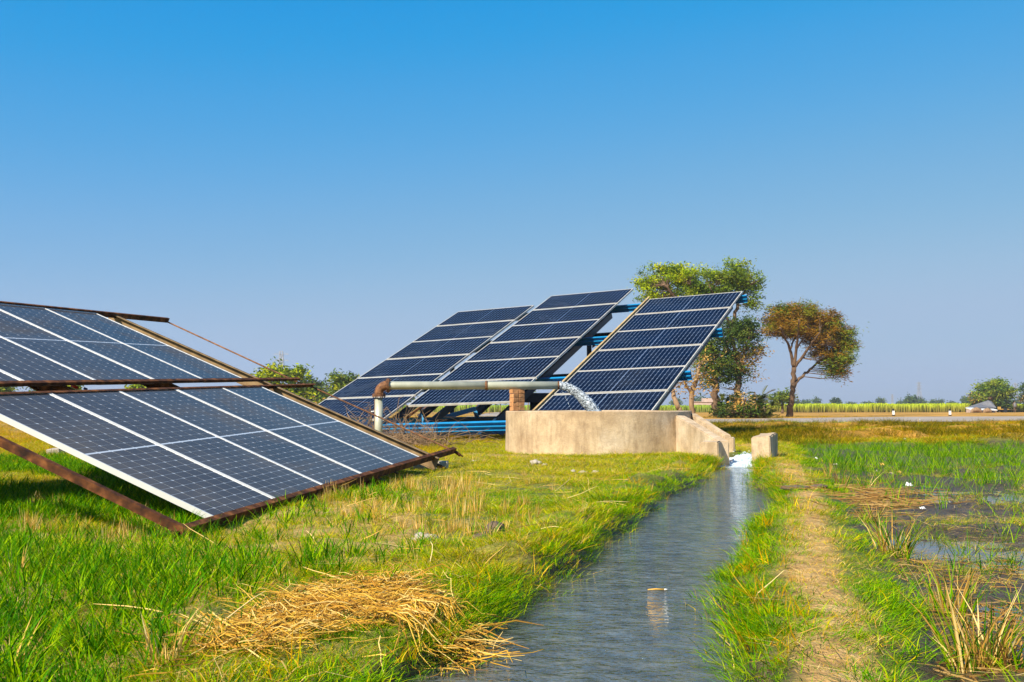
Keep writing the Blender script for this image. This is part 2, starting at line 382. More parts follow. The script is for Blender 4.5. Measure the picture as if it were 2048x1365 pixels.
def road_mat():
    m, nt, out = mat('worn_asphalt')
    tc = N(nt, 'ShaderNodeTexCoord'); co = tc.outputs['Object']
    f = noise(nt, mapped(nt, co, (.3, .6, 1)), 1.2, 6, .7); g = noise(nt, co, 14, 4)
    c = ramp(nt, f, [(.35, (.26, .22, .18)), (.55, (.34, .29, .24)), (.75, (.46, .37, .27))])
    c = mixc(nt, .5, c, ramp(nt, g, [(.3, (.8,) * 3), (.7, (1.1,) * 3)]), 'MULTIPLY')
    p = N(nt, 'ShaderNodeBsdfPrincipled', i_Roughness=.95); nt.links.new(c, p.inputs['Base Color'])
    nt.links.new(p.outputs[0], out.inputs[0]); return m
M['road'] = road_mat()

# ------------------------------------------------------------------ terrain
WZ = -0.08       # stream level
PZ = -0.085      # paddy water level
def edge(pts, z):
    w = [onz(x, y, z) for y, x in pts]
    w.sort(key=lambda v: v.y); return np.array([v.y for v in w]), np.array([v.x for v in w])
LE = edge([(935,1436),(960,1412),(975,1393),(1000,1332),(1020,1318),(1065,1250),(1110,1196),(1150,1150),(1190,1095),(1235,1050),(1275,985),(1320,925),(1365,850)], WZ)
RE = edge([(935,1505),(960,1498),(975,1500),(1010,1537),(1050,1530),(1090,1480),(1120,1494),(1160,1455),(1210,1422),(1250,1440),(1290,1462),(1365,1440)], WZ)
PE = edge([(885,1585),(905,1602),(950,1640),(1000,1672),(1040,1692),(1100,1722),(1150,1758),(1250,1805),(1365,1850)], -.03)
def ex(E, y):
    Y, X = E; y = np.asarray(y, float)
    r = np.interp(y, Y, X)
    s0 = (X[3] - X[0]) / (Y[3] - Y[0]); s0 = np.clip(s0, -.3, .35)
    return np.where(y < Y[0], X[0] + (y - Y[0]) * s0, r)
def chan(x, y):
    """signed distance-like value: negative inside the stream"""
    wob = (vn(x * 5, y * 5, 3) - .5) * .08 + (vn(x * 1.7, y * 1.7, 5) - .5) * .08
    l, r = ex(LE, y), ex(RE, y)
    d = np.maximum(l - x, x - r) + wob
    # close the upstream end; leave the pool between the chute walls
    return np.maximum(d - .03, (y - 14.7) * .9)
def padd(x, y):
    """distance right of the levee's outer edge (positive in the paddy)"""
    far = 19.8 + (vn(x * .5, y * 0 + 2, 8) - .5) * 1.6
    return np.minimum(x - ex(PE, y) + (vn(x * 3, y * 3, 9) - .5) * .14, (far - y) * .8)
def height(x, y):
    x = np.asarray(x, float); y = np.asarray(y, float)
    d = chan(x, y)
    near = 1 - sst(60, 80, np.hypot(x, y))
    z = (fbm(x * 1.2, y * 1.2, 21, 3) - .5) * .055 + (fbm(x * 7, y * 7, 25, 2) - .5) * .030
    # low furrow ridges in the sown plot
    z = z + .012 * np.sin((x * .94 + y * .34) * 2 * np.pi / .75) * (1 - sst(7, 9, y)) * (1 - sst(-.6, 0., x))
    # stream bank mound on the left, levee on the right
    z = z + .060 * np.exp(-((d - .26) / .18) ** 2) * (y < 15) * (.15 + .85 * sst(3.2, 7, y))
    lev = sst(0, .25, x - ex(RE, y)) * sst(0, .3, ex(PE, y) - x) * (y < 22)
    z = z * (1 - .6 * lev) + .035 * lev + .02 * lev * (fbm(x * 6, y * 9, 27, 2) - .5)
    # rough humps along the left bank, hollow under the low array's near corner
    z = z + (fbm(x * 3.1, y * 3.1, 35, 2) - .40) * .16 * np.exp(-((d - .28) / .26) ** 2) * (y < 13) * (y > 1.5) * (x < ex(LE, y) + .3) * (.25 + .75 * sst(3.2, 6, y))
    z = z - .085 * np.exp(-(((x + 2.1) / .9) ** 2 + ((y - 6.1) / .9) ** 2))
    # paddy
    p = padd(x, y)
    pz = -.072 + (fbm(x * 1.5, y * 1.5, 31, 3) - .5) * .11 + (fbm(x * 9, y * 9, 33, 2) - .5) * .05
    pz = pz + .012 * (1 - sst(2.0, 3.2, y)) + .02 * sst(10, 14, y)
    z = z * (1 - sst(-.05, .16, p)) + pz * sst(-.05, .16, p)
    # rough verge between paddy and road
    v = sst(18.5, 22, y) * (1 - sst(33, 38, y)) * sst(4, 8, x)
    z = z + v * ((fbm(x * .35, y * .5, 41, 3) - .38) * .55 + (fbm(x * 1.5, y * 2, 43, 2) - .5) * .20)
    # road shelf and long fall to the far fields
    r = sst(34, 38, y) * (1 - sst(62, 75, y)); z = z * (1 - r) + .075 * r
    z = z * near + (1 - near) * (fbm(x * .03, y * .03, 51, 2) - .5) * .1
    z = z - .0026 * np.clip(y - 62, 0, 190)
    # tank bed and under the chute
    z = np.where(np.hypot(x - 1.42, y - 16.5) < 1.4, -.05, z)
    # stream bed
    b = 1 - sst(-.05, .10, d)
    z = z * (1 - b) + (-.24) * b
    return z
def Hs(x, y): return float(height(np.array([x]), np.array([y]))[0])

def inpoly(x, y, poly):
    r = np.zeros(x.shape, bool); n = len(poly)
    for i in range(n):
        x0, y0 = poly[i]; x1, y1 = poly[(i + 1) % n]
        c = ((y0 > y) != (y1 > y)) & (x < (x1 - x0) * (y - y0) / (y1 - y0 + 1e-12) + x0); r ^= c
    return r
def wpoly(pts, z=0): return [(onz(a, b, z).x, onz(a, b, z).y) for a, b in pts]
# sown plot (bright green shoots), worked out from where it lies round the low array
WHEAT = [(-9, 1.0), (-9, 6.3), (-2.6, 6.3), (-1.9, 6.6), (-1.5, 7.7), (-1.0, 9.6), (-.62, 8.2)] + wpoly([(835, 1010), (880, 1040), (800, 1110), (700, 1140), (600, 1160), (440, 1230), (380, 1290), (200, 1420)]) + [(-.8, 1.6), (-.5, 1.0)]
def zones(x, y):
    """masks 0..1: wheat, levee-trodden, stream distance, paddy, verge"""
    w = np.zeros(x.shape)
    jx = x + (vn(x * 2, y * 2, 61) - .5) * .5; jy = y + (vn(x * 2, y * 2, 63) - .5) * .7
    w = inpoly(jx, jy, WHEAT).astype(float)
    wid = (ex(PE, y) - ex(RE, y)); mid = (ex(RE, y) + ex(PE, y)) / 2 + .06 * wid
    trod = np.clip(1 - np.abs(x - mid) / (wid * .22 + .02), 0, 1) * (y < 19) * (x > ex(RE, y))
    return w, trod

# grid: fine near the camera and in the middle, coarse outside
us = np.concatenate([-np.geomspace(9, .80, 26), np.arange(-.78, .781, .0062), np.geomspace(.80, 9, 26)])
ys = [-4.0]
while ys[-1] < 3200: ys.append(ys[-1] + max(.045 if ys[-1] > 1.8 else .25, .0125 * ys[-1]))
ys = np.concatenate([-np.geomspace(3000, 4.6, 26), np.array(ys)])
UU, YY = np.meshgrid(us, ys); XX = UU * (np.abs(YY) + 4.0)
ZZ = height(XX, YY)
nr, ncl = XX.shape
idx = np.arange(nr * ncl).reshape(nr, ncl)
Q = np.stack([idx[:-1, :-1], idx[:-1, 1:], idx[1:, 1:], idx[1:, :-1]], -1).reshape(-1, 4)
xf, yf = XX.ravel(), YY.ravel()
wz, trod = zones(xf, yf)
dch = chan(xf, yf); pdd = padd(xf, yf)
red = np.maximum(sst(19.0, 23, yf), sst(13, 18, yf) * (xf < -1.5)) * (1 - 0 * xf)
red = np.clip(red + (fbm(xf * .6, yf * .6, 71, 3) - .62) * 1.2 * (yf > 9) * (xf < 2), 0, 1)
grn = np.clip(.85 - wz * .6 - trod * 1.7 + (fbm(xf * 2.2, yf * 2.2, 73, 3) - .5) * .5, 0, 1)
tb = np.exp(-((np.hypot(xf - 1.0, yf - 15.0) - .2) / 1.5) ** 2) * (yf < 16.8) * (xf < .9)       # bare earth by the tank
grn = grn * (1 - .85 * tb)
blu = np.maximum(sst(-.10, .02, pdd) * (.92 - .25 * sst(9, 16, yf)), 1 - sst(.06, .17, dch))  # stream mud band widened up the slope to paint a shadowed bank edge
blu = np.clip(blu, 0, 1)
cols = np.stack([red * (1 - sst(0, .2, pdd) * (yf < 19)), grn, blu], 1)
me = mesh_np('ground', np.stack([xf, yf, ZZ.ravel()], 1), Q, M['ground'], cols, smooth=True)
tag(link('ground', me), kind='structure')

# road: worn strip behind the verge, curving away behind the tank
rc = [(1.6, 140, 8), (1.6, 90, 9), (1.6, 66, 9), (2.4, 54, 9), (4.2, 47, 9), (7.5, 43.6, 9.6), (12, 44.2, 10.5), (18, 47.2, 11.5), (28.5, 55.0, 13), (60, 74, 14), (140, 118, 15)]
def catmull(P, n=8):
    P = [np.array(p, float) for p in P]; P = [2 * P[0] - P[1]] + P + [2 * P[-1] - P[-2]]; o = []
    for i in range(1, len(P) - 2):
        for k in range(n):
            t = k / n; a, b, c, d = P[i - 1:i + 3]
            o.append(.5 * (2 * b + (c - a) * t + (2 * a - 5 * b + 4 * c - d) * t * t + (3 * b - a - 3 * c + d) * t ** 3))
    o.append(P[-2]); return o
rp = catmull(rc); V = []; Qr = []; NW = 9
for i, p in enumerate(rp):
    d = rp[min(i + 1, len(rp) - 1)][:2] - rp[max(i - 1, 0)][:2]; d /= np.linalg.norm(d); nrm = np.array([-d[1], d[0]])
    for k in range(NW):
        t = k / (NW - 1) - .5; j = (random.random() - .5) * .5 if k in (0, NW - 1) else 0
        x, y = p[:2] + nrm * (t * p[2] + j)
        V.append((x, y, max(Hs(x, y), .0 if y < 70 else -9) + .03 + .03 * (1 - (2 * t) ** 2)))
for i in range(len(rp) - 1):
    for k in range(NW - 1): a = i * NW + k; Qr.append((a, a + NW, a + NW + 1, a + 1))
tag(link('road', mesh_np('road', V, Qr, M['road'], smooth=True)), kind='structure')

# stream and paddy water: level sheets; the banks cut them off
def sheet(name, pts, z, m):
    mb = MB(); mb.add([(x, y, z) for x, y in pts], [tuple(range(len(pts)))]); return tag(mb.build(name, m), kind='structure')
yy = np.arange(-3.8, 14.9, .25)
lft = [(float(ex(LE, y)) - .22, float(y)) for y in yy]; rgt = [(float(ex(RE, y)) + .22, float(y)) for y in yy]
V = []; Qs = []
for i, (a, b) in enumerate(zip(lft, rgt)):
    V += [(a[0], a[1], WZ), (b[0], b[1], WZ)]
    if i: k = 2 * i; Qs.append((k - 2, k - 1, k + 1, k))
tag(link('stream_water', mesh_np('stream_water', V, Qs, M['stream'])), kind='structure')
V = []; Qs = []
yy = np.arange(-3, 19.6, .5)
for i, y in enumerate(yy):
    a = float(ex(PE, y)); V += [(a + .03, y, PZ), (a + 26, y, PZ)]
    if i: k = 2 * i; Qs.append((k - 2, k - 1, k + 1, k))
tag(link('paddy_water', mesh_np('paddy_water', V, Qs, M['puddle'])), kind='structure')

# thin ground haze over the whole plain
hz = MB(); hz.box((-3300, -3200, -3.0), (3300, 3300, 42.0)); hm, hnt, hout = mat('ground_haze')
pv = N(hnt, 'ShaderNodeVolumePrincipled', i_Density=HAZE); pv.inputs['Color'].default_value = (.86, .92, 1.0, 1); pv.inputs['Anisotropy'].default_value = .2
hnt.links.new(pv.outputs[0], hout.inputs['Volume'])
if HAZE > 0: tag(hz.build('haze', hm), kind='stuff')

# ------------------------------------------------------------------ solar panel meshes
def panel_meshes(w, l, nx, ny, tag_, frame_m, back_m, cell_m, gap, lip, depth, midgap, chamf, gapy=None):
    """panel in local x (width w) / y (length l), top surface at z=0; nx by ny cells, gap in the middle of the long way"""
    fr = MB()
    t = lip
    for (x0, x1, y0, y1) in ((0, w, 0, t), (0, w, l - t, l), (0, t, t, l - t), (w - t, w, t, l - t)):
        fr.box((x0, y0, -depth), (x1, y1, .0015))
    bk = MB(); bk.box((t, t, -.008), (w - t, l - t, -.004))
    V = []; Qc = []
    mx, my = t + .008, t + .012
    cw = (w - 2 * mx - (nx - 1) * gap) / nx
    half_x = nx > ny
    if half_x:
        cw = (w - 2 * mx - (nx - 1) * gap - midgap) / nx; ch = (l - 2 * my - (ny - 1) * gap) / ny
    else: ch = (l - 2 * my - (ny - 1) * gap - midgap) / ny
    c = chamf; gy_ = gap if gapy is None else gapy
    if gapy is not None: ch = (l - 2 * my - (ny - 1) * gy_) / ny
    for i in range(nx):
        for j in range(ny):
            x = mx + i * (cw + gap) + (midgap if half_x and i >= nx // 2 else 0)
            y = my + j * (ch + gy_) + (midgap if (not half_x) and j >= ny // 2 else 0)
            b = len(V); z = -.0028
            V += [(x + c, y, z), (x + cw - c, y, z), (x + cw, y + c, z), (x + cw, y + ch - c, z), (x + cw - c, y + ch, z), (x + c, y + ch, z), (x, y + ch - c, z), (x, y + c, z)]
            Qc += [(b, b + 1, b + 2, b + 7), (b + 7, b + 2, b + 3, b + 6), (b + 6, b + 3, b + 4, b + 5)]
    return fr.mesh('solar_panel_' + tag_, frame_m), bk.mesh('backsheet_' + tag_, back_m), mesh_np('solar_cells_' + tag_, V, Qc, cell_m)
def add_panel(meshes, parent, loc, rot=(0, 0, 0), label=None):
    p = link('solar_panel', meshes[0], parent, loc, rot)
    if label: p['label'] = label
    link('backsheet', meshes[1], p)
    c = link('solar_cells', meshes[2], p); c['kind'] = 'stuff'
    return p
def frame_mat(R, O):
    m = Matrix(((R[0][0], R[0][1], R[0][2], O[0]), (R[1][0], R[1][1], R[1][2], O[1]), (R[2][0], R[2][1], R[2][2], O[2]), (0, 0, 0, 1)))
    return m
def inv_px(Mt, b, c, px, lo, hi):
    """the a along the frame's first axis at which a point meets photo column px"""
    fl = proj(Mt @ Vector((lo, b, c)))[0] - px
    for _ in range(50):
        mid = (lo + hi) / 2; fm = proj(Mt @ Vector((mid, b, c)))[0] - px
        if (fm > 0) == (fl > 0): lo, fl = mid, fm
        else: hi = mid
    return (lo + hi) / 2

# ------------------------------------------------------------------ low array at the left
R1 = [[0.19779083739402004, -0.9074856870518312, 0.37060560227691963], [0.9796905835077988, 0.17030103210718728, -0.10584856659102873], [0.032941542603846075, 0.38401469536893085, 0.9227391660223306]]
M1 = frame_mat(R1, (-1.01463181, 11.15806479, CH - 0.57354104))
W1, L1, G1 = 0.9212, 2.094, 0.2056
T1 = 2 * L1 + G1
arr = empty('solar_array', mat=M1)
tag(arr, 'low rusty framed solar array at the left holding two rows of slate grey panels', 'solar array')
pm1 = panel_meshes(W1 + .002, L1, 6, 24, 'slate', M['alu'], M['back_a'], M['cell_a'], .0048, .011, .038, .018, .008)
for row in range(2):
    for k in range(6 if row else 5):
        j = (k % 2) * .002
        add_panel(pm1, arr, (-(k + 1) * (W1 + .018) + .016, row * (L1 + G1), j))
def loc_end(b, c, px): return inv_px(M1, b, c, px, -.5, 4)
a_end = [loc_end(-.03, .01, 912), loc_end(L1 + .02, .03, 628), loc_end(L1 + G1 - .03, .01, 600), loc_end(T1 + .02, .03, 338)]
LX = -5.62
# lower rails grip the panels' lower edges, upper rails their upper edges
def rail(b, up, a1, a0=LX, dp=-.058, top=.020):
    mb = MB()
    if up:      # web just above the panel, standing proud, flange on top
        w_ = b + (.034 if top < .01 else .004); mb.box((a0, w_, -.045), (a1, w_ + .005, top - .004)); mb.box((a0, b, top - .004), (a1, b + .036, top)); mb.box((a0, w_ + .005, -.045), (a1, w_ + .030, -.040))
    else:
        mb.box((a0, b - .040, dp), (a1, b - .034, .004)); mb.box((a0, b - .040, .004), (a1, b + .010, .010)); mb.box((a0, b - .034, dp), (a1, b - .004, dp + .006))
    return mb.build('rail', M['rust'], arr)
rail(0, False, a_end[0], LX + .38); rail(L1 - .028, True, a_end[1], top=.008); rail(L1 + G1, False, a_end[2], dp=-.018); rail(T1, True, a_end[3])
for a in (.45, -1.45, -3.15, -5.20):
    mb = MB()
    if a > 0: mb.channel((a, -.10, -.080), (a, T1 + .10, -.080), .15, .06, .008, (0, 0, 1), (-1, 0, 0))
    elif a < -5: mb.channel((a, -.10, .015), (a, T1 + .10, .015), .05, .045, .006, (0, 0, 1), (1, 0, 0), kind='L')
    else: mb.channel((a, -.12, -.125), (a, T1 + .10, -.125), .13, .06, .008, (0, 0, 1), (-1, 0, 0))
    o = mb.build('sloping_beam', M['rust_tan'] if a > 0 else M['rust'], arr)
    if a < -5: o['label'] = 'bare rusty beam left of the panels with its foot in the grass'
# clips under the lower rail
for a in (-4.0, -3.1, -2.0, -1.0):
    mb = MB(); mb.box((a, -.075, -.062), (a + .05, -.03, -.056)); mb.build('clip', M['rust'], arr)
# tie rod past the rail ends
pts = [Vector((a_end[3] - .03, T1 + .03, -.03)), Vector((a_end[2] - .04, L1 + G1 - .02, -.04)), Vector((a_end[1] - .04, L1 + .03, -.04)), Vector((a_end[0] - .02, -.03, -.03)), Vector((a_end[0] - .02, -.16, -.05))]
mb = MB(); mb.tube(pts, .011, 6); mb.build('tie_rod', M['rust_pipe'], arr)
mb = MB(); mb.tube([pts[3], pts[3] + Vector((0, -.09, -.02))], .022, 6); mb.build('rod_nut', M['rust'], arr)
mb = MB(); mb.tube([Vector((.47, -.10, -.10)), Vector((.55, -.22, -.13))], .03, 6); mb.build('beam_bolt', M['rust'], arr)
# posts and concrete feet (plumb, so built in world axes and parented)
Mi = M1.inverted()
def world_part(mb, name, m, parent, Minv, bevel=0, **kw):
    mb.v = [tuple(Minv @ Vector(v)) for v in mb.v]; return mb.build(name, m, parent, bevel)
for (a, b) in ((-1.45, 2.1), (-3.0, 1.0), (.45, 3.7), (.45, 1.6)):
    p = M1 @ Vector((a, b, -.19)); g = Hs(p.x, p.y)
    mb = MB(); mb.bar((p.x, p.y, g - .1), p, .07, .07, (0, 1, 0)); world_part(mb, 'post', M['rust'], arr, Mi)
    mb = MB(); mb.box((p.x - .13, p.y - .13, g - .05), (p.x + .13, p.y + .13, g + .10), jit=.008); world_part(mb, 'concrete_foot', M['stone'], arr, Mi, .01)
for (px, py, w, hh) in ((862, 930, .20, .09), (112, 903, .09, .10)):
    g = onz(px, py + 8, 0); mb = MB(); mb.box((g.x - w, g.y - .12, -.06), (g.x + w, g.y + .12, hh), jit=.01); world_part(mb, 'concrete_foot', M['stone'], arr, Mi, .01)
# module leads hanging in the gap between the two rows
def lead(p0, p1, sag, r=.006, m='black', n=9):
    p0, p1 = Vector(p0), Vector(p1); o = []
    for i in range(n):
        t = i / (n - 1); o.append(p0.lerp(p1, t) + Vector((0, 0, -sag * 4 * t * (1 - t))))
    mb = MB(); mb.tube(o, r, 5)
    q = o[n // 2]; mb.tube([q, q + (o[n // 2 + 1] - q).normalized() * .09], r * 2.1, 6)
    return mb.build('cable', M[m], arr)
for a0, a1, b in ((-.9, -.45, .10), (-1.9, -1.55, .08), (-2.2, -1.9, .13), (-3.6, -3.2, .1), (-4.4, -4.0, .12)):
    lead((a0, L1 + .06, -.05), (a1, L1 + b, -.05), .04)
q = at(150, 774, 9.3)
rag = MB(); rag.tube([q + Vector((-.035, 0, .015)), q + Vector((-.01, 0, .004)), q + Vector((.03, 0, -.012))], [.012, .017, .013], 7); world_part(rag, 'plug', M['red'], arr, Mi)['label'] = 'red plug showing in the gap between the rows'
q = at(168, 777, 9.3)
rag = MB(); rag.tube([q, q + Vector((.03, 0, -.01))], [.012, .010], 7); world_part(rag, 'plug', M['bluecloth'], arr, Mi)['label'] = 'small blue plug beside the red one'

# ------------------------------------------------------------------ tall array in the middle
R2 = [[0.8876457706065131, 0.4141097528011767, -0.20148969839502454], [-0.45951326688756455, 0.8254340389782888, -0.32788138838657294], [0.030537574865852, 0.3836297172156207, 0.9229819589734002]]
S2 = 1.1
O2 = [(-1.44559553 * S2, 26.75982734 * S2, 2.54082504 * S2 + CH), (1.03396981 * S2, 25.93072405 * S2, 2.87836837 * S2 + CH), (3.37361816 * S2, 24.20182464 * S2, 2.6076032 * S2 + CH)]
P2, W2 = 1.2448 * S2, 2.278 * S2
M2 = frame_mat(R2, O2[2]); M2i = M2.inverted()
arr2 = empty('solar_array', mat=M2)
tag(arr2, 'tall tilted solar array, three columns of dark blue panels on blue steel', 'solar array')
pm2 = panel_meshes(W2, P2 - .035, 24, 6, 'navy', M['alu_old'], M['back_b'], M['cell_b'], .012, .022, .045, .016, .016, .003)
gap_pat = [0, .012, 0, .012, 0, .012]
cor = []
for ci in range(3):
    o = M2i @ Vector(O2[ci]); cor.append(o)
    for k in range(6):
        dn = -(k + 1) * P2 + (.012 if k % 2 == 0 else -.004)
        add_panel(pm2, arr2, (o.x, o.y + dn, o.z))
zc = sum(o.z for o in cor) / 3
xl, xr = cor[0].x, cor[2].x + W2
def purl(k, c, m, h=.19, x0=None, x1=None, name='purlin'):
    y = -k * P2; mb = MB()
    mb.channel((xl - .1 if x0 is None else x0, y, c), (xr + .12 if x1 is None else x1, y, c), h, .08, .010, (0, 0, 1), (0, -1, 0))
    mb.box(((xl - .1 if x0 is None else x0), y - .085, c - .006), ((xr + .12 if x1 is None else x1), y, c + .006))
    return mb.build(name, M[m], arr2)
zz = min(o.z for o in cor)
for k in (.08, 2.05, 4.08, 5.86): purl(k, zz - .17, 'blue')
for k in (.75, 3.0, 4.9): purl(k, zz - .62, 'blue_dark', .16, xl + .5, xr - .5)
# rafters down the slope
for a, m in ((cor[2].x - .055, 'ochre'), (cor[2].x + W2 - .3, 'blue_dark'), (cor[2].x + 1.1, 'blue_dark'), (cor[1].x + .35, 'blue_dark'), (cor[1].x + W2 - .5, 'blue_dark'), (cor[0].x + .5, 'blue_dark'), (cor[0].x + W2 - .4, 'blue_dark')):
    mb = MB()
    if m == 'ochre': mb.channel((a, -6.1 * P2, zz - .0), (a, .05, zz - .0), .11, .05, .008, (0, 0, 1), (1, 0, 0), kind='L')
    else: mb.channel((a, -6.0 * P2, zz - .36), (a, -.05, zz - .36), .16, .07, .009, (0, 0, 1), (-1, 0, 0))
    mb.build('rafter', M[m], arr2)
mb = MB(); mb.tube([(cor[2].x - .32, -4.4 * P2, zz - .30), (cor[2].x - .32, -.2, zz - .30)], .018, 6); mb.build('tie_rod', M['rust'], arr2)
mb = MB(); mb.tube([(cor[2].x - .32, -6.0 * P2, zz - .45), (cor[2].x - .32, -4.4 * P2, zz - .30)], .018, 6); mb.build('tie_rod', M['rust'], arr2)
# turning post under the middle, and its box section head
ctr = M2 @ Vector(((xl + xr) / 2 + .35, -3.6 * P2, zz - .8)); g = Hs(ctr.x, ctr.y)
mb = MB(); mb.tube([(ctr.x, ctr.y, g - .3), (ctr.x, ctr.y, ctr.z)], .17, 16); world_part(mb, 'pedestal', M['blue_dark'], arr2, M2i)
mb = MB(); mb.box((ctr.x - .9, ctr.y - .35, ctr.z - .12), (ctr.x + .9, ctr.y + .35, ctr.z + .1)); world_part(mb, 'pedestal_head', M['blue_dark'], arr2, M2i, .01)
for sx in (-.75, .75):
    mb = MB(); mb.bar((ctr.x + sx, ctr.y, ctr.z), M2 @ Vector(((xl + xr) / 2 + .35 + sx * 1.6, -3.6 * P2, zz - .42)), .12, .12); world_part(mb, 'bracket', M['blue_dark'], arr2, M2i)
# stacked I beams on the ground, with struts up to the rafters
B0, B1 = Vector((-4.05, 20.85, 0)), Vector((2.6, 27.9, 0)); bd = (B1 - B0).normalized(); bs = Vector((bd.y, -bd.x, 0))
for (z0, z1, off) in ((.05, .245, 0), (.285, .48, -.12)):
    mb = MB(); s_ = -bs * off
    mb.channel(B0 + s_ + Vector((0, 0, (z0 + z1) / 2)), B1 + s_ + Vector((0, 0, (z0 + z1) / 2)), z1 - z0, .055, .012, (0, 0, 1), bs, 0, 'I')
    mb2 = MB(); a_, b_ = B0 + s_ + Vector((0, 0, z1 + .005)), B1 + s_ + Vector((0, 0, z1 + .005)); mb2.bar(a_, b_, .085, .010)
    bo = world_part(mb, 'base_beam', M['blue'], arr2, M2i)
    t = MB(); t.v = [tuple(M2i @ Vector(v)) for v in mb2.v]; t.f = mb2.f; t.m = mb2.m; t.sm = mb2.sm; t.build('top_flange', M['rust_tan'], bo)
for n_, t_ in enumerate((.12, .34, .56, .8)):
    q = B0.lerp(B1, t_); mb = MB(); mb.box((q.x - .12, q.y - .12, .254), (q.x + .12, q.y + .12, .284)); world_part(mb, 'packing_plate', M['rust'], arr2, M2i)
# front supports seen below the middle column: plate, sloping dark beam, brace
for (xa, ya, xb, yb, tx, ty) in ((838, 828, 853, 857, 862, 810), (950, 823, 961, 855, 972, 806)):
    Yb = 22.8 if xa < 900 else 24.2
    A, Bq, T = at(xa, ya, Yb - .05), at(xb, yb, Yb - .12), at(tx, ty, Yb + .1)
    mb = MB(); mb.bar(Bq, A, .10, .014, (0, 1, 0)); mb.bar(Bq + Vector((.05, .06, 0)), A + Vector((.05, .06, 0)), .012, .10, (0, 1, 0)); world_part(mb, 'strut_plate', M['blue'], arr2, M2i)
    mb = MB(); end = T + Vector((.75, 1.9, .75)); mb.channel(A + Vector((.02, .05, 0)), end, .22, .10, .012, (0, -.3, 1), (1, 0, 0))
    rr_ = world_part(mb, 'sloping_beam', M['blue_dark'], arr2, M2i)
    mb = MB(); mb.bar(A + Vector((.06, .05, .115)), end + Vector((.04, 0, .115)), .12, .006, (0, -.3, 1)); t = MB(); t.v = [tuple(M2i @ Vector(v)) for v in mb.v]; t.f = mb.f; t.m = mb.m; t.sm = mb.sm; t.build('top_flange', M['rust_pipe'], rr_)
mb = MB(); mb.bar(at(880, 838, 24.6), at(950, 818, 25.6), .10, .10); world_part(mb, 'brace', M['blue'], arr2, M2i)
mb = MB(); mb.bar(at(812, 837, 22.3), at(845, 812, 22.6), .05, .05); world_part(mb, 'brace', M['rust_pipe'], arr2, M2i)
# right hand rear leg with its curved bracket
q = M2 @ Vector((xr - .75, -5.5 * P2, zz - .45)); g = Hs(q.x, q.y)
mb = MB(); mb.bar((q.x, q.y, g - .1), q, .14, .14, (0, 1, 0)); world_part(mb, 'leg', M['blue_dark'], arr2, M2i)
q2 = at(1311, 830, 20.8); mb = MB(); pts = [q2 + Vector((.06 * math.sin(t), 0, .46 * t / 1.5 - .1)) for t in np.linspace(0, 1.5, 7)]
mb.tube(pts, .035, 8); world_part(mb, 'hose', M['black'], arr2, M2i)
for a in (cor[0].x + .6, cor[1].x + W2 - .6):
    q = M2 @ Vector((a, -1.2 * P2, zz - .45)); mb = MB(); mb.bar((q.x, q.y, Hs(q.x, q.y) - .1), q, .12, .12, (0, 1, 0)); world_part(mb, 'leg', M['blue_dark'], arr2, M2i)
# hanging cables
for (x0, y0, x1, y1, m, Yc) in ((966, 845, 1008, 871, 'bluecloth', 23.9), (948, 826, 968, 846, 'black', 23.8), (1372, 742, 1368, 756, 'black', 24.0), (1290, 604, 1284, 612, 'black', 26.3)):
    A, Bq = at(x0, y0, Yc), at(x1, y1, Yc + .3); mb = MB(); mb.tube([A, A.lerp(Bq, .3) + Vector((0, 0, -.03)), A.lerp(Bq, .7) + Vector((0, 0, -.05)), Bq], .014, 6); world_part(mb, 'cable', M[m], arr2, M2i)
# junction box with a sheet roof and an orange cloth, seen through the gap
q = at(1197, 684, 25.2)
mb = MB(); mb.box((q.x - .20, q.y - .15, q.z - .02), (q.x + .16, q.y + .15, q.z + .02)); mb.hexa([q + Vector(v) for v in ((-.20,-.15,.02),(.16,-.15,.02),(.16,.15,.02),(-.20,.15,.02),(-.14,-.02,.11),(.16,-.02,.11),(.16,.15,.11),(-.14,.15,.11))])
bx = world_part(mb, 'junction_box', M['ochre'], arr2, M2i)
mb = MB(); pts = []
for i in range(5):
    for j in range(4): pts.append((q.x - .17 + .085 * i, q.y - .13 + .03 * math.sin(i * 2.1 + j), q.z - .02 - .05 * j * (1 if i in (0, 3) else .6)))
mb.add(pts, [(i * 4 + j, i * 4 + j + 1, i * 4 + j + 5, i * 4 + j + 4) for i in range(4) for j in range(3)])
o = tag(world_part(mb, 'cloth', M['rust_pipe'], arr2, M2i), label='orange brown cloth hanging under the box in the gap')
sd = o.modifiers.new('t', 'SOLIDIFY'); sd.thickness = .006

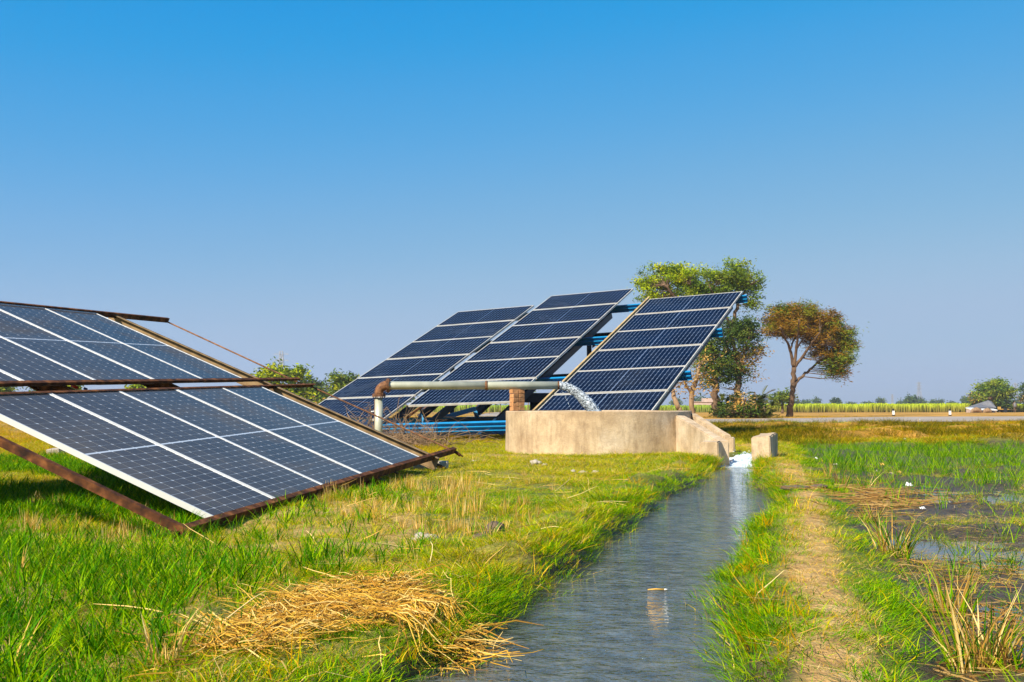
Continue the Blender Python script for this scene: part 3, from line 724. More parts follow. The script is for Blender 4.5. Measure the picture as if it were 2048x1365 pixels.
# ------------------------------------------------------------------ tank with chute walls
TC = Vector((1.42, 16.5, 0)); TR = 1.53; TT = .22; ZT = .668
tank = empty('water_tank', (TC.x, TC.y, 0)); tag(tank, 'round open concrete water tank with stained tan wall under the pipe mouth', 'water tank')
def ring(r0, r1, z0, z1, n=128):
    V = []; f = []; prof = [(r1, z0), (r1, z1 - .012), (r1 - .012, z1), (r0 + .012, z1), (r0, z1 - .012), (r0, z0)]
    nz = 8; prof = [(r1, z0 + (z1 - .012 - z0) * i / nz) for i in range(nz)] + prof[1:]
    for i in range(n):
        t = 2 * math.pi * i / n
        for j, (r, z) in enumerate(prof):
            rr = r + (fbm(np.array([math.cos(t) * 3 + 9]), np.array([math.sin(t) * 3 + z * 2]), 5, 2)[0] - .5) * .022
            V.append((rr * math.cos(t), rr * math.sin(t), z + (fbm(np.array([math.cos(t) * 2 + 5]), np.array([math.sin(t) * 2.]), 6, 2)[0] - .5) * .012 * (z > .5)))
    k = len(prof)
    for i in range(n):
        for j in range(k): f.append((i * k + j, ((i + 1) % n) * k + j, ((i + 1) % n) * k + (j + 1) % k, i * k + (j + 1) % k))
    return V, f
V, f = ring(TR - TT, TR, -.25, ZT)
mb = MB(); mb.add(V, f, 0, False); o = mb.build('wall', M['concrete'], tank)
o.data.polygons.foreach_set('use_smooth', [True] * len(o.data.polygons))
es = o.modifiers.new('es', 'EDGE_SPLIT'); es.split_angle = math.radians(35)
mb = MB(); mb.box((-1.3, -1.3, -.10), (1.3, 1.3, -.02)); 
disc = MB(); disc.add([(math.cos(t) * (TR - TT + .03), math.sin(t) * (TR - TT + .03), .42) for t in np.linspace(0, 2 * math.pi, 65)[:-1]], [tuple(range(64))])
o = disc.build('tank_water', M['stream'], None, loc=(TC.x, TC.y, 0)); o['kind'] = 'structure'
def rel(mb, name, m, parent, off, bevel=0):
    mb.v = [tuple(Vector(v) - off) for v in mb.v]; o = mb.build(name, m, parent, bevel); return o
def rough_hexa(q, n=4, amp=.012, seed=0):
    """subdivided six-sided block with a slightly uneven surface"""
    bm = bmesh.new(); vs = [bm.verts.new(v) for v in q]
    for f in [(0,3,2,1),(4,5,6,7),(0,1,5,4),(1,2,6,5),(2,3,7,6),(3,0,4,7)]: bm.faces.new([vs[i] for i in f])
    bmesh.ops.bevel(bm, geom=bm.edges[:], offset=.014, segments=2, affect='EDGES')
    bmesh.ops.subdivide_edges(bm, edges=[e for e in bm.edges if e.calc_length() > .12], cuts=n, use_grid_fill=True)
    from mathutils import noise as mn
    for v in bm.verts:
        d = mn.noise_vector(v.co * 5 + Vector((seed, 0, 0))) * amp + mn.noise_vector(v.co * 17 + Vector((seed, 3, 0))) * amp * .5
        v.co += d
    mb = MB(); bm.verts.ensure_lookup_table()
    mb.add([v.co[:] for v in bm.verts], [[v.index for v in f.verts] for f in bm.faces]); bm.free(); return mb
def wallq(p0, p1, th, side, z0, zt0, zt1):
    """wall from p0 to p1, thickness th towards side"""
    p0, p1 = Vector((*p0, 0)), Vector((*p1, 0)); s_ = Vector((side[0], side[1], 0)).normalized() * th
    b = [p0, p1, p1 + s_, p0 + s_]; t = [zt0, zt1, zt1, zt0]
    return [Vector((p.x, p.y, z0)) for p in b] + [Vector((p.x, p.y, z)) for p, z in zip(b, t)]
rel(rough_hexa(wallq((2.53, 15.50), (2.83, 13.75), .16, (1, .1), -.3, .605, .262), seed=1), 'chute_wall', M['concrete'], tank, TC)
rel(rough_hexa(wallq((2.86, 16.1), (3.24, 15.25), .12, (1, .2), -.3, .63, .30), seed=2), 'chute_wall', M['concrete'], tank, TC)
q = [(3.25, 15.20), (3.37, 15.16), (3.46, 15.5), (3.32, 15.5)]
rel(rough_hexa([Vector((x, y, -.3)) for x, y in q] + [Vector((x, y, z)) for (x, y), z in zip(q, (.255, .26, .27, .27))], seed=3, amp=.008), 'end_post', M['concrete'], tank, TC)
q = [(2.51, 13.40), (2.755, 13.36), (3.03, 14.25), (2.78, 14.3)]
rel(rough_hexa([Vector((x, y, -.3)) for x, y in q] + [Vector((x, y, z)) for (x, y), z in zip(q, (.262, .266, .268, .262))], seed=4), 'front_block', M['concrete'], tank, TC)
q = [(3.22, 13.42), (3.43, 13.30), (3.80, 14.3), (3.57, 14.4)]
bo = Vector((3.5, 13.9, 0))
rb = empty('gate_block', bo); tag(rb, 'free standing rough concrete block at the right edge of the white water', 'concrete block')
rel(rough_hexa([Vector((x, y, -.3)) for x, y in q] + [Vector((x, y, z)) for (x, y), z in zip(q, (.326, .350, .368, .345))], seed=6, amp=.014), 'block', M['concrete'], rb, bo)
# floor of the chute and sheet of water running down it
mb = MB(); mb.hexa([Vector(v) for v in ((2.70, 15.45, -.3), (2.95, 13.9, -.3), (3.35, 14.9, -.3), (2.95, 16.0, -.3), (2.70, 15.45, .30), (2.95, 13.9, -.06), (3.35, 14.9, -.06), (2.95, 16.0, .30))]); rel(mb, 'chute_floor', M['concrete'], tank, TC)

# ------------------------------------------------------------------ white water at the chute mouth
def lump_field(name, x0, x1, y0, y1, nx, ny, hf, m):
    xs = np.linspace(x0, x1, nx); yq = np.linspace(y0, y1, ny); X, Y = np.meshgrid(xs, yq); Z = hf(X, Y)
    ii = np.arange(nx * ny).reshape(ny, nx); Qf = np.stack([ii[:-1, :-1], ii[:-1, 1:], ii[1:, 1:], ii[1:, :-1]], -1).reshape(-1, 4)
    keep = (Z.ravel()[Qf] > WZ - .005).any(1)
    return mesh_np(name, np.stack([X.ravel(), Y.ravel(), Z.ravel()], 1), Qf[keep], m, smooth=True)
def foam_h(X, Y):
    u = (X - 2.80) / .62
    front = 13.42 + .10 * np.sin(X * 9) + .14 * (fbm(X * 6, Y * 0, 4, 2) - .5)
    env = sst(front - .10, front + .45, Y) * sst(0, .15, u) * (1 - sst(14.7, 15.1, Y))
    hgt = .035 + .10 * sst(.35, 1.0, u) ** 1.5 + .02 * np.exp(-((u - .15) / .12) ** 2)
    return WZ - .006 + env * hgt * (.7 + .6 * fbm(X * 7, Y * 5, 12, 3)) + env * .05 * (fbm(X * 16, Y * 9, 15, 3) - .42)
o = link('white_water', lump_field('white_water', 2.76, 3.62, 13.2, 15.3, 90, 120, foam_h, M['foam'])); tag(o, kind='stuff')
V = []; f = []
mb = MB()
for i in range(90):
    u = random.random(); x = 2.86 + u * .50; y = random.uniform(13.55, 14.2); z = WZ + .03 + random.random() ** 1.6 * (.10 + .20 * u); r = random.uniform(.003, .007)
    mb.add([(x + r, y, z), (x, y + r, z), (x - r, y, z), (x, y - r, z), (x, y, z + r * 1.4), (x, y, z - r * 1.4)], [(0,1,4),(1,2,4),(2,3,4),(3,0,4),(1,0,5),(2,1,5),(3,2,5),(0,3,5)])
tag(mb.build('spray', M['foam']), kind='stuff')

# ------------------------------------------------------------------ pipe, pillar, jet
PY = 16.4
px0, px1 = at(758, 771, PY).x, at(1118, 771, PY).x; zc_ = at(1024, 771.3, PY).z; r = .066
pipe = empty('outlet_pipe', (px0, PY, Hs(px0, PY))); tag(pipe, 'galvanised water pipe rising with a rusty elbow and running level over the tank rim', 'pipe')
po = Vector((px0, PY, Hs(px0, PY)))
mb = MB(); mb.tube([(px0, PY, -.1), (px0, PY, zc_ - .20)], r, 24); rel(mb, 'riser', M['galv'], pipe, po)
mb = MB(); mb.tube([(px0 + .008, PY - .0, -.1), (px0 + .008, PY, .02)], r * 1.01, 8)
mb = MB(); mb.tube([(px0 - r - .003, PY - .012, -.05), (px0 - r - .003, PY - .012, zc_ - .2)], .006, 5); rel(mb, 'wire', M['rust_pipe'], pipe, po)
pts = [(px0, PY, zc_ - .15)] + [(px0 + .125 - .125 * math.cos(t), PY, zc_ - .125 + .125 * math.sin(t)) for t in np.linspace(0, math.pi / 2, 9)] + [(px0 + .14, PY, zc_)]
mb = MB(); mb.tube(pts, r * 1.14, 20); rel(mb, 'elbow', M['rust_pipe'], pipe, po)
mb = MB(); mb.tube([(px0, PY, zc_ - .185), (px0, PY, zc_ - .168)], .115, 20, smooth=False); mb.tube([(px0, PY, zc_ - .163), (px0, PY, zc_ - .148)], .112, 20, smooth=False); fl = rel(mb, 'flange', M['rust_pipe'], pipe, po)
def bolts(parent, c, axis, rad, n=6):
    for i in range(n):
        t = 2 * math.pi * i / n + .3; mb = MB()
        if axis == 'z': p = Vector((c[0] + rad * math.cos(t), c[1] + rad * math.sin(t), c[2])); d = Vector((0, 0, .04))
        else: p = Vector((c[0], c[1] + rad * math.cos(t), c[2] + rad * math.sin(t))); d = Vector((.04, 0, 0))
        mb.tube([p - d, p + d], .010, 6, smooth=False); rel(mb, 'bolt', M['rust_pipe'], parent, po)
bolts(fl, (px0, PY, zc_ - .166), 'z', .093)
mb = MB(); mb.tube([(px0 + .135, PY, zc_), (px0 + .150, PY, zc_)], .118, 20, smooth=False); mb.tube([(px0 + .155, PY, zc_ - .004), (px0 + .170, PY, zc_ - .004)], .116, 20, smooth=False); fl = rel(mb, 'flange', M['rust_pipe'], pipe, po)
bolts(fl, (px0 + .152, PY, zc_), 'x', .094)
mb = MB(); n0 = 24
def open_pipe(mb, x0, x1, r0, r1):
    base = len(mb.v)
    for (x, rr) in ((x0, r0), (x1, r0), (x1, r1), (x0, r1)):
        for k in range(32): t = 2 * math.pi * k / 32; mb.v.append((x, PY + rr * math.cos(t), zc_ + rr * math.sin(t)))
    for j in range(3):
        for k in range(32): k2 = (k + 1) % 32; mb.f.append((base + j * 32 + k, base + j * 32 + k2, base + (j + 1) * 32 + k2, base + (j + 1) * 32 + k)); mb.m.append(0); mb.sm.append(j != 1)
xj = at(973, 771, PY).x
open_pipe(mb, px0 + .16, xj, r, r - .006); rel(mb, 'pipe_length', M['galv'], pipe, po)
mb = MB(); open_pipe(mb, xj + .001, px1, r, r - .006); rel(mb, 'pipe_length', M['galv'], pipe, po)
mb = MB(); mb.tube([(xj - .022, PY, zc_), (xj - .012, PY, zc_), (xj + .012, PY, zc_), (xj + .022, PY, zc_)], [r + .002, r + .010, r + .010, r + .002], 28); rel(mb, 'weld_collar', M['rust_pipe'], pipe, po)
mb = MB(); open_pipe(mb, px1 - .022, px1 + .004, r + .0035, r - .007); rel(mb, 'mouth_band', M['rust_pipe'], pipe, po)

bp = Vector((.085, PY, ZT)); pil = empty('brick_pillar', bp); tag(pil, 'short stack of loose bricks on the tank rim holding up the pipe', 'brick stack')
hb = (zc_ - r - ZT) / 5
for i in range(5):
    for s_ in (0, 1):
        mb = MB(); M_ = Matrix.Translation((0, 0, i * hb)) @ Matrix.Rotation(math.radians(33 + random.uniform(-5, 5)), 4, 'Z')
        x0 = -.115 + s_ * .117; mb.box((x0 + random.uniform(-.004, .004), -.055, .002), (x0 + .112, .055, hb - .001), M=M_, jit=.004)
        mb.build('brick', M['brick'], pil, .006)

# jet: a bundle of ropes of water falling into the tank
jet = empty('water_jet', (px1, PY, zc_)); tag(jet, 'arc of clear sparkling water pouring from the pipe mouth into the tank', 'water')
def jpath(t): return Vector((t * .74, 0, -.04 * t - .66 * t * t * 1.0))
mb = MB()
ns = 34
def jet_tube(off_a, off_r, rad0, seed, n=10, k0=0):
    rad0 *= 1.15
    pts = []; rr = []
    for i in range(ns):
        t = i / (ns - 1); c = jpath(t); d = (jpath(t + .01) - jpath(t)).normalized(); a = Vector((0, 1, 0)); b = d.cross(a)
        ang = off_a + t * (1.4 if seed % 2 else -1.2) + seed
        rw = off_r * (1 + .8 * t)
        pts.append(c + (a * math.cos(ang) + b * math.sin(ang)) * rw + Vector([random.gauss(0, .0024 * (1 + 2 * t)) for _ in range(3)]))
        rr.append(rad0 * (1 + .65 * t) * random.uniform(.84, 1.16))
    mb.tube(pts, rr, n)
jet_tube(0, 0, .054, 0, 18)
for i in range(22): jet_tube(i * 2 * math.pi / 22, .042, random.uniform(.009, .018), i, 7)
jc = mb.build('water_stream', M['jet'], jet)
mb = MB()
for i in range(150):
    t = random.uniform(.12, 1) ** .8; p = jpath(t) + Vector([random.gauss(0, .045 * t + .012) for _ in range(3)]); rr_ = random.uniform(.003, .008)
    mb.add([p + Vector(v) * rr_ for v in ((1,0,0),(0,1,0),(-1,0,0),(0,-1,0),(0,0,1.3),(0,0,-1.3))], [(0,1,4),(1,2,4),(2,3,4),(3,0,4),(1,0,5),(2,1,5),(3,2,5),(0,3,5)])
for i in range(60):
    t = random.random(); p = Vector((.03 + .22 * t, random.gauss(0, .01), -.07 - .50 * t ** 1.4 + random.gauss(0, .01))); rr_ = random.uniform(.0015, .0045)
    mb.add([p + Vector(v) * rr_ for v in ((1,0,0),(0,1,0),(-1,0,0),(0,-1,0),(0,0,2),(0,0,-2))], [(0,1,4),(1,2,4),(2,3,4),(3,0,4),(1,0,5),(2,1,5),(3,2,5),(0,3,5)])
tag(mb.build('droplets', M['foam'], jet), kind='stuff')

# ------------------------------------------------------------------ trees and bushes
def foliage_np(pts, size, cols, nq=1, elong=1.0, droop=0.0):
    """random leaf quads at the points"""
    n = len(pts)
    a = rng.normal(size=(n, 3)); a[:, 2] = a[:, 2] * .6 - droop; a /= np.linalg.norm(a, axis=1)[:, None]
    b = rng.normal(size=(n, 3)); b -= (b * a).sum(1)[:, None] * a; b /= np.linalg.norm(b, axis=1)[:, None]
    s = size * rng.uniform(.6, 1.35, n)[:, None]
    u = a * s * elong * .5; v = b * s * .5 / max(elong, 1) ** .5
    V = np.stack([pts - u, pts - u * .1 + v * .62, pts + u, pts - u * .1 - v * .62], 1).reshape(-1, 3)
    Qf = np.arange(n * 4).reshape(n, 4); C = np.repeat(cols, 4, 0)
    return V, Qf, C
G_YEL = [(.30, .37, .006), (.21, .30, .008), (.42, .44, .01), (.09, .15, .008)]
G_DARK = [(.06, .11, .02), (.09, .15, .025), (.13, .17, .025), (.035, .07, .02)]
G_MID = [(.13, .20, .018), (.18, .25, .02), (.08, .14, .016), (.24, .28, .025)]
BROWN = [(.30, .15, .015), (.40, .21, .02), (.20, .11, .012), (.26, .22, .015)]
TAN = [(.48, .28, .06), (.38, .22, .05), (.28, .21, .04), (.55, .36, .12)]
PAL = {'y': G_YEL, 'd': G_DARK, 'm': G_MID, 'b': BROWN, 't': TAN}
def tree(name, label, cat, base, Y, wood, blobs, leaf=.13, per=26, sig=.26, group=None, bark='bark', wrad=.12, elong=1.4, seed=0, twigs=True, droop=.1, thin=1.0):
    """base: photo column/row of the foot at distance Y. wood: limbs as photo paths with radii (px). blobs: (px,py,rx,ry,clusters,palette)"""
    random.seed(seed + 5); s = Y / F
    B = at(base[0], base[1], Y); B.z = Hs(B.x, B.y) - .05
    t = empty(name, B); tag(t, label, cat, group)
    mb = MB(); nodes = []
    for path in wood:
        dz0 = random.uniform(-.5, .5); dy = random.uniform(-1, 1) * len(path) * s * 18
        P = []; R = []
        for i, (px, py, r) in enumerate(path):
            off = dy * (i / max(1, len(path) - 1)) ** 1.5 if path is not wood[0] else 0
            p = at(px, py, Y + off); P.append(p); R.append(r * s)
        if path is wood[0]: P[0] = B.copy() + Vector((0, 0, -.1))
        cp = catmull([(*p, r) for p, r in zip(P, R)], 5) if len(P) > 1 else []
        pp = [Vector(c[:3]) - B for c in cp]; rr = [max(float(c[3]), .004) for c in cp]
        pp = [p + Vector([random.gauss(0, .25 * r) for _ in range(3)]) if 0 < i < len(pp) - 1 else p for i, (p, r) in enumerate(zip(pp, rr))]
        mb.tube(pp, rr, 8); nodes += list(zip(pp, rr))
    Vs, Qs_, Cs = [], [], []; nv = 0
    tw = []
    for (px, py, rx, ry, nc, pal) in blobs:
        nc = max(4, int(nc * thin)); c = at(px, py, Y) - B; rx *= s; ry *= s; ryd = rx * .85
        d = rng.normal(size=(nc, 3)); d /= np.linalg.norm(d, axis=1)[:, None]; rad = rng.uniform(.15, 1, nc) ** .55
        rad *= 1 + .58 * (vn(d[:, 0] * 2.5 + px, d[:, 2] * 2.5 + py, 4) - .5) * 2
        cl = np.array(c) + d * rad[:, None] * np.array([rx, ryd, ry])
        pc = PAL[pal[0]]; pc2 = PAL[pal[-1]]
        for k in range(nc):
            m = max(3, int(per * rng.uniform(.5, 1.4))); sg = sig * rng.uniform(.6, 1.3)
            q = cl[k] + rng.normal(size=(m, 3)) * np.array([sg, sg, sg * .62])
            base_c = np.array((pc if rng.random() < .7 else pc2)[rng.integers(4)])
            cc = base_c * rng.uniform(.75, 1.25, (m, 1))
            V, Qf, C = foliage_np(q, leaf, cc, elong=elong, droop=droop)
            Vs.append(V); Qs_.append(Qf + nv); Cs.append(C); nv += len(V)
        tw += [Vector(v) for v in cl[:: 2 if nc > 60 else 1]]
    if twigs and nodes:
        na = np.array([n[0][:] for n in nodes])
        for v in tw:
            dist = np.linalg.norm(na - np.array(v), axis=1) + np.where(na[:, 2] > v.z + .1, 1.5, 0); k = int(dist.argmin()); p, r = nodes[k]
            if dist[k] > 30 * leaf + 2: continue
            mid = p.lerp(v, .5) + Vector((random.gauss(0, .06), random.gauss(0, .06), -.05 * dist[k])) 
            r0 = min(r * .55, .006 + .011 * dist[k]); mb.tube([p, mid, v], [r0, r0 * .6, r0 * .25], 4, caps=False)
    mb.build('trunk', M[bark], t)
    if Vs:
        me = mesh_np('crown', np.concatenate(Vs), np.concatenate(Qs_), M['leaf'], np.concatenate(Cs))
        link('crown', me, t)
    return t
T = tree
T('feathery_tree', 'tallest yellow green feathery tree rising behind the right hand column of dark panels', 'tree', (1437, 832), 60,
  [[(1437, 832, 9), (1430, 790, 7.5), (1433, 740, 6), (1450, 700, 5), (1462, 655, 4), (1475, 610, 3.2), (1480, 580, 2.4)],
   [(1440, 730, 5), (1420, 690, 4.5), (1390, 640, 4), (1355, 600, 3), (1330, 570, 2)], [(1462, 655, 3), (1440, 610, 2.4), (1420, 575, 1.6)],
   [(1475, 610, 2.5), (1495, 575, 2), (1515, 562, 1.3)], [(1390, 640, 3), (1390, 600, 2), (1380, 560, 1.2)]],
  [(1345, 560, 62, 34, 95, 'y'), (1310, 585, 44, 26, 50, 'y'), (1380, 583, 60, 26, 80, 'ym'), (1365, 545, 22, 18, 16, 'y'), (1450, 552, 42, 25, 60, 'my'), (1445, 585, 40, 22, 34, 'm'), (1490, 560, 34, 26, 34, 'm'),
   (1508, 575, 20, 20, 16, 'md'), (1502, 603, 13, 28, 15, 'm'), (1425, 562, 24, 20, 20, 'y'), (1410, 590, 40, 22, 44, 'my'), (1290, 572, 22, 14, 16, 'y'), (1330, 536, 16, 12, 10, 'y'), (1470, 532, 22, 9, 12, 'my'), (1425, 612, 36, 14, 26, 'd')], leaf=.125, per=86, sig=.27, seed=1, thin=.62)  # sunlit left put into leaf colour as yellow, shaded right as darker green
T('dark_tree', 'dark green bushy tree with hanging brown leaves just right of the panels', 'tree', (1474, 832), 57,
  [[(1474, 832, 7), (1476, 790, 6.5), (1478, 740, 6), (1470, 700, 4), (1460, 660, 2.5)], [(1478, 740, 4), (1490, 700, 2.5), (1500, 670, 1.5)], [(1474, 720, 3), (1450, 690, 2.2), (1430, 670, 1.4)]],
  [(1465, 668, 46, 30, 60, 'd'), (1425, 700, 28, 26, 28, 'dm'), (1455, 720, 34, 30, 34, 'd'), (1495, 680, 28, 34, 26, 'dt'), (1478, 745, 14, 50, 22, 'td'), (1512, 700, 12, 30, 10, 't'), (1500, 735, 10, 34, 8, 't'), (1420, 745, 24, 26, 22, 'dm'), (1452, 752, 20, 24, 18, 'd'), (1408, 715, 18, 24, 16, 'md'), (1492, 652, 26, 18, 20, 'dm')], leaf=.12, per=64, sig=.26, seed=2, thin=1.0)
T('small_tree', 'small straw brown tree with two leaning trunks beside the panels\' lower corner', 'tree', (1386, 828), 54,
  [[(1386, 828, 5), (1383, 790, 5), (1392, 760, 3.5), (1400, 730, 2)], [(1360, 824, 5), (1349, 800, 5), (1343, 775, 3.5), (1340, 752, 2)], [(1383, 790, 3), (1370, 765, 2.2), (1366, 740, 1.2)]],
  [(1390, 745, 30, 28, 26, 't'), (1366, 770, 24, 24, 20, 't'), (1408, 770, 22, 30, 18, 'td'), (1345, 768, 10, 20, 8, 't'), (1405, 715, 22, 20, 14, 'dt')], leaf=.14, per=11, sig=.28, bark='bark_light', seed=3)
T('brown_tree', 'broad umbrella shaped tree with rust brown leaves standing alone beyond the road', 'tree', (1577, 831), 60,
  [[(1577, 831, 7.5), (1583, 800, 5.5), (1586, 770, 5), (1588, 735, 4.6)], [(1588, 735, 3.6), (1580, 700, 2.8), (1572, 680, 2), (1560, 655, 1.3)], [(1588, 735, 3.4), (1592, 700, 2.8), (1596, 670, 2), (1598, 640, 1.2)],
   [(1588, 735, 3.4), (1604, 715, 2.8), (1622, 690, 2.2), (1640, 665, 1.3)], [(1583, 785, 3.6), (1592, 765, 3.2), (1608, 750, 2.8), (1622, 738, 2.4), (1640, 722, 1.8), (1660, 708, 1.1)], [(1580, 700, 2), (1592, 670, 1.3)], [(1592, 700, 2), (1612, 670, 1.2)], [(1622, 690, 1.8), (1650, 690, 1)], [(1572, 680, 1.6), (1545, 655, .9)], [(1604, 715, 2), (1622, 720, 1.2)]],
  [(1585, 648, 48, 26, 70, 'b'), (1548, 652, 26, 24, 34, 'bm'), (1622, 642, 40, 24, 60, 'b'), (1600, 622, 48, 15, 44, 'bm'), (1562, 622, 24, 14, 22, 'mb'), (1645, 672, 34, 26, 46, 'b'), (1680, 672, 26, 34, 46, 'bm'), (1692, 690, 24, 28, 34, 'mb'),
   (1672, 720, 32, 24, 46, 'mb'), (1676, 742, 20, 14, 20, 'mb'), (1640, 700, 24, 18, 22, 'b'), (1664, 640, 20, 18, 20, 'bm'), (1600, 668, 42, 14, 26, 'b')], leaf=.095, per=80, sig=.25, seed=4, elong=2.4, thin=1.0)
# palm scrub at the foot of the trees
def fan_bush(label, base, Y, r, hgt, pal, n, seed, group=None):
    random.seed(seed); B = at(base[0], base[1], Y); B.z = Hs(B.x, B.y) - .05; s = Y / F
    t = empty('palm_bush', B); tag(t, label, 'palm bush', group)
    Vs = []; C = []
    for i in range(n):
        o = Vector((random.gauss(0, r * s * .42), random.gauss(0, r * s * .4), random.uniform(.05, .75) * hgt * s * random.random()))
        az = random.uniform(0, 6.28); el = random.uniform(.15, 1.35); ln = random.uniform(.5, 1.0) * hgt * s * .55
        d = Vector((math.cos(az) * math.cos(el), math.sin(az) * math.cos(el), math.sin(el))); col = np.array(random.choice(PAL[pal]))
        nl = 15
        side = d.cross(Vector((0, 0, 1))).normalized()
        for k in range(nl):
            u = .2 + .8 * k / nl; p = o + d * ln * u + Vector((0, 0, -.35 * ln * u * u)); 
            for sg in (-1, 1):
                q = p + (side * sg * .8 + d * .7 + Vector((0, 0, random.uniform(-.2, .2)))).normalized() * ln * .34 * (1.1 - .6 * u)
                w = Vector((0, 0, .016)) + d * .012
                Vs += [p - w, q, q + w * .3, p + w]; C += [col * random.uniform(.7, 1.3)] * 4
    V = np.array([v[:] for v in Vs]); link('fronds', mesh_np('fronds', V, np.arange(len(V)).reshape(-1, 4), M['leaf'], np.array(C)), t)
    mb = MB(); mb.tube([(0, 0, -.1), (.03, 0, hgt * s * .35), (.02, .02, hgt * s * .7)], [.10, .08, .03], 7); mb.build('stem', M['bark'], t)
    return t
MG = [(.10, .12, .02), (.14, .15, .03), (.20, .17, .05), (.05, .08, .02)]; PAL['o'] = MG
fan_bush('wide olive palm scrub below the dark tree', (1462, 834), 56, 34, 62, 'o', 130, 1)
fan_bush('upright palm with spreading fronds at the right end of the scrub', (1510, 834), 55.5, 22, 76, 'o', 90, 2)
fan_bush('low dry palm scrub at the scrub\'s right foot', (1528, 835), 54.5, 20, 38, 'o', 60, 3)
T('leafy_climber', 'tangle of yellow brown climber round the foot of the dark tree', 'bush', (1490, 834), 54.5, [[(1490, 834, 3), (1488, 810, 2), (1486, 790, 1)]], [(1488, 808, 22, 22, 20, 'td'), (1500, 822, 20, 12, 16, 'dy'), (1450, 822, 20, 12, 14, 'do')], leaf=.14, per=20, sig=.2, seed=8)
T('round_bush', 'round olive bush between the palm scrub and the brown tree', 'bush', (1565, 822), 120, [[(1565, 822, 3), (1565, 808, 2), (1567, 796, 1)]], [(1566, 797, 22, 14, 60, 'md'), (1550, 802, 10, 10, 14, 'm')], leaf=.3, per=18, sig=.4, seed=9)
# tree far right with the hut
T('spreading_tree', 'broad dark green acacia over the grey roofed hut at the far right', 'tree', (2003, 824), 148, [[(2003, 824, 5), (2000, 808, 4), (1992, 795, 3), (1985, 785, 2)], [(1992, 812, 1.6), (1985, 800, 1.2), (1980, 795, 1)]],
  [(1988, 783, 32, 17, 110, 'm'), (1966, 795, 22, 14, 54, 'md'), (2006, 795, 20, 20, 60, 'dm'), (1990, 770, 20, 10, 36, 'm'), (1952, 800, 11, 10, 20, 'dt'), (1984, 805, 26, 8, 34, 'd')], leaf=.26, per=40, sig=.42, seed=10)
T('edge_tree', 'dark tree cut off by the right edge of the view', 'tree', (2060, 824), 148, [[(2060, 824, 4), (2060, 800, 3), (2058, 785, 2)]], [(2062, 778, 16, 16, 40, 'd'), (2052, 798, 9, 8, 16, 'dt')], leaf=.26, per=34, sig=.42, seed=11)
# trees beyond the left array
grp = 'trees beyond the low array'
T('leafy_tree', 'yellow green leafy tree beyond the ends of the rusty rails', 'tree', (560, 836), 85, [[(560, 836, 4), (560, 800, 3.5), (556, 765, 2.5), (552, 745, 1.5)], [(560, 790, 2.4), (590, 765, 1.6), (604, 748, 1)]],
  [(535, 752, 28, 14, 40, 'y'), (570, 752, 36, 16, 60, 'ym'), (598, 748, 14, 11, 18, 'y'), (560, 790, 48, 24, 70, 'y'), (600, 790, 26, 22, 34, 'ym'), (548, 735, 8, 8, 6, 'y')], leaf=.26, per=22, sig=.36, group=grp, seed=12)
T('leafy_tree', 'blue green hazy tree between the rail ends and the tall array', 'tree', (632, 838), 125, [[(632, 838, 4), (634, 800, 3), (636, 780, 2)]],
  [(630, 775, 26, 16, 46, 'd'), (646, 800, 34, 24, 60, 'dm'), (612, 790, 18, 24, 30, 'd')], leaf=.34, per=22, sig=.5, group=grp, seed=13)
T('leafy_tree', 'round topped tree just left of the tall array\'s lowest corner', 'tree', (684, 838), 95, [[(684, 838, 3), (684, 800, 2.6), (686, 770, 1.8)]],
  [(686, 762, 20, 14, 36, 'm'), (690, 790, 26, 26, 56, 'my'), (706, 760, 9, 8, 10, 'm'), (672, 748, 8, 5, 5, 'y')], leaf=.28, per=22, sig=.36, group=grp, seed=14)
T('leafy_tree', 'olive low tree in front of the hazy one', 'tree', (655, 840), 80, [[(655, 840, 2.6), (656, 815, 1.6)]], [(655, 818, 30, 18, 46, 'mt'), (700, 822, 22, 16, 26, 'm')], leaf=.24, per=20, sig=.32, group=grp, seed=15)
for i, (x, y0, rx, ry, p, Yd, lab) in enumerate(((6, 776, 30, 11, 'm', 90, 'green tree top at the left edge seen between the two panel rows'), (84, 778, 28, 12, 'd', 130, 'dark blue green tree top seen between the two panel rows'), (132, 775, 28, 14, 'y', 80, 'bright yellow green bush top seen beside the red plug'), (282, 772, 32, 12, 'ym', 85, 'yellow green tree top seen right of the dark beam'))):
    T('leafy_tree', lab, 'tree', (x, 834), Yd, [[(x, 834, 3), (x, 800, 2), (x + 2, 780, 1)]], [(x, y0, rx, ry, 46, p), (x, y0 + 24, rx, ry * 1.6, 60, p)], leaf=.26, per=20, sig=.36, group=grp, seed=20 + i)
# slim trunks in a row beyond the blue frame, a plantation edge
TR_X = [790, 802, 812, 866, 935, 942, 956, 978, 1000, 1056]
for i, x in enumerate(TR_X):
    T('slim_tree', 'slim pale trunked tree in the row beyond the blue frame', 'tree', (x, 826), 105 + 3 * (i % 3), [[(x, 826, 1.0), (x + random.uniform(-2, 2), 812, .9), (x + random.uniform(-3, 3), 796, .6)]],
      [(x, 796, 12, 9, 12, 'md')], leaf=.30, per=16, sig=.42, bark='bark_light', group='slim trees in a row beyond the blue frame', seed=40 + i)
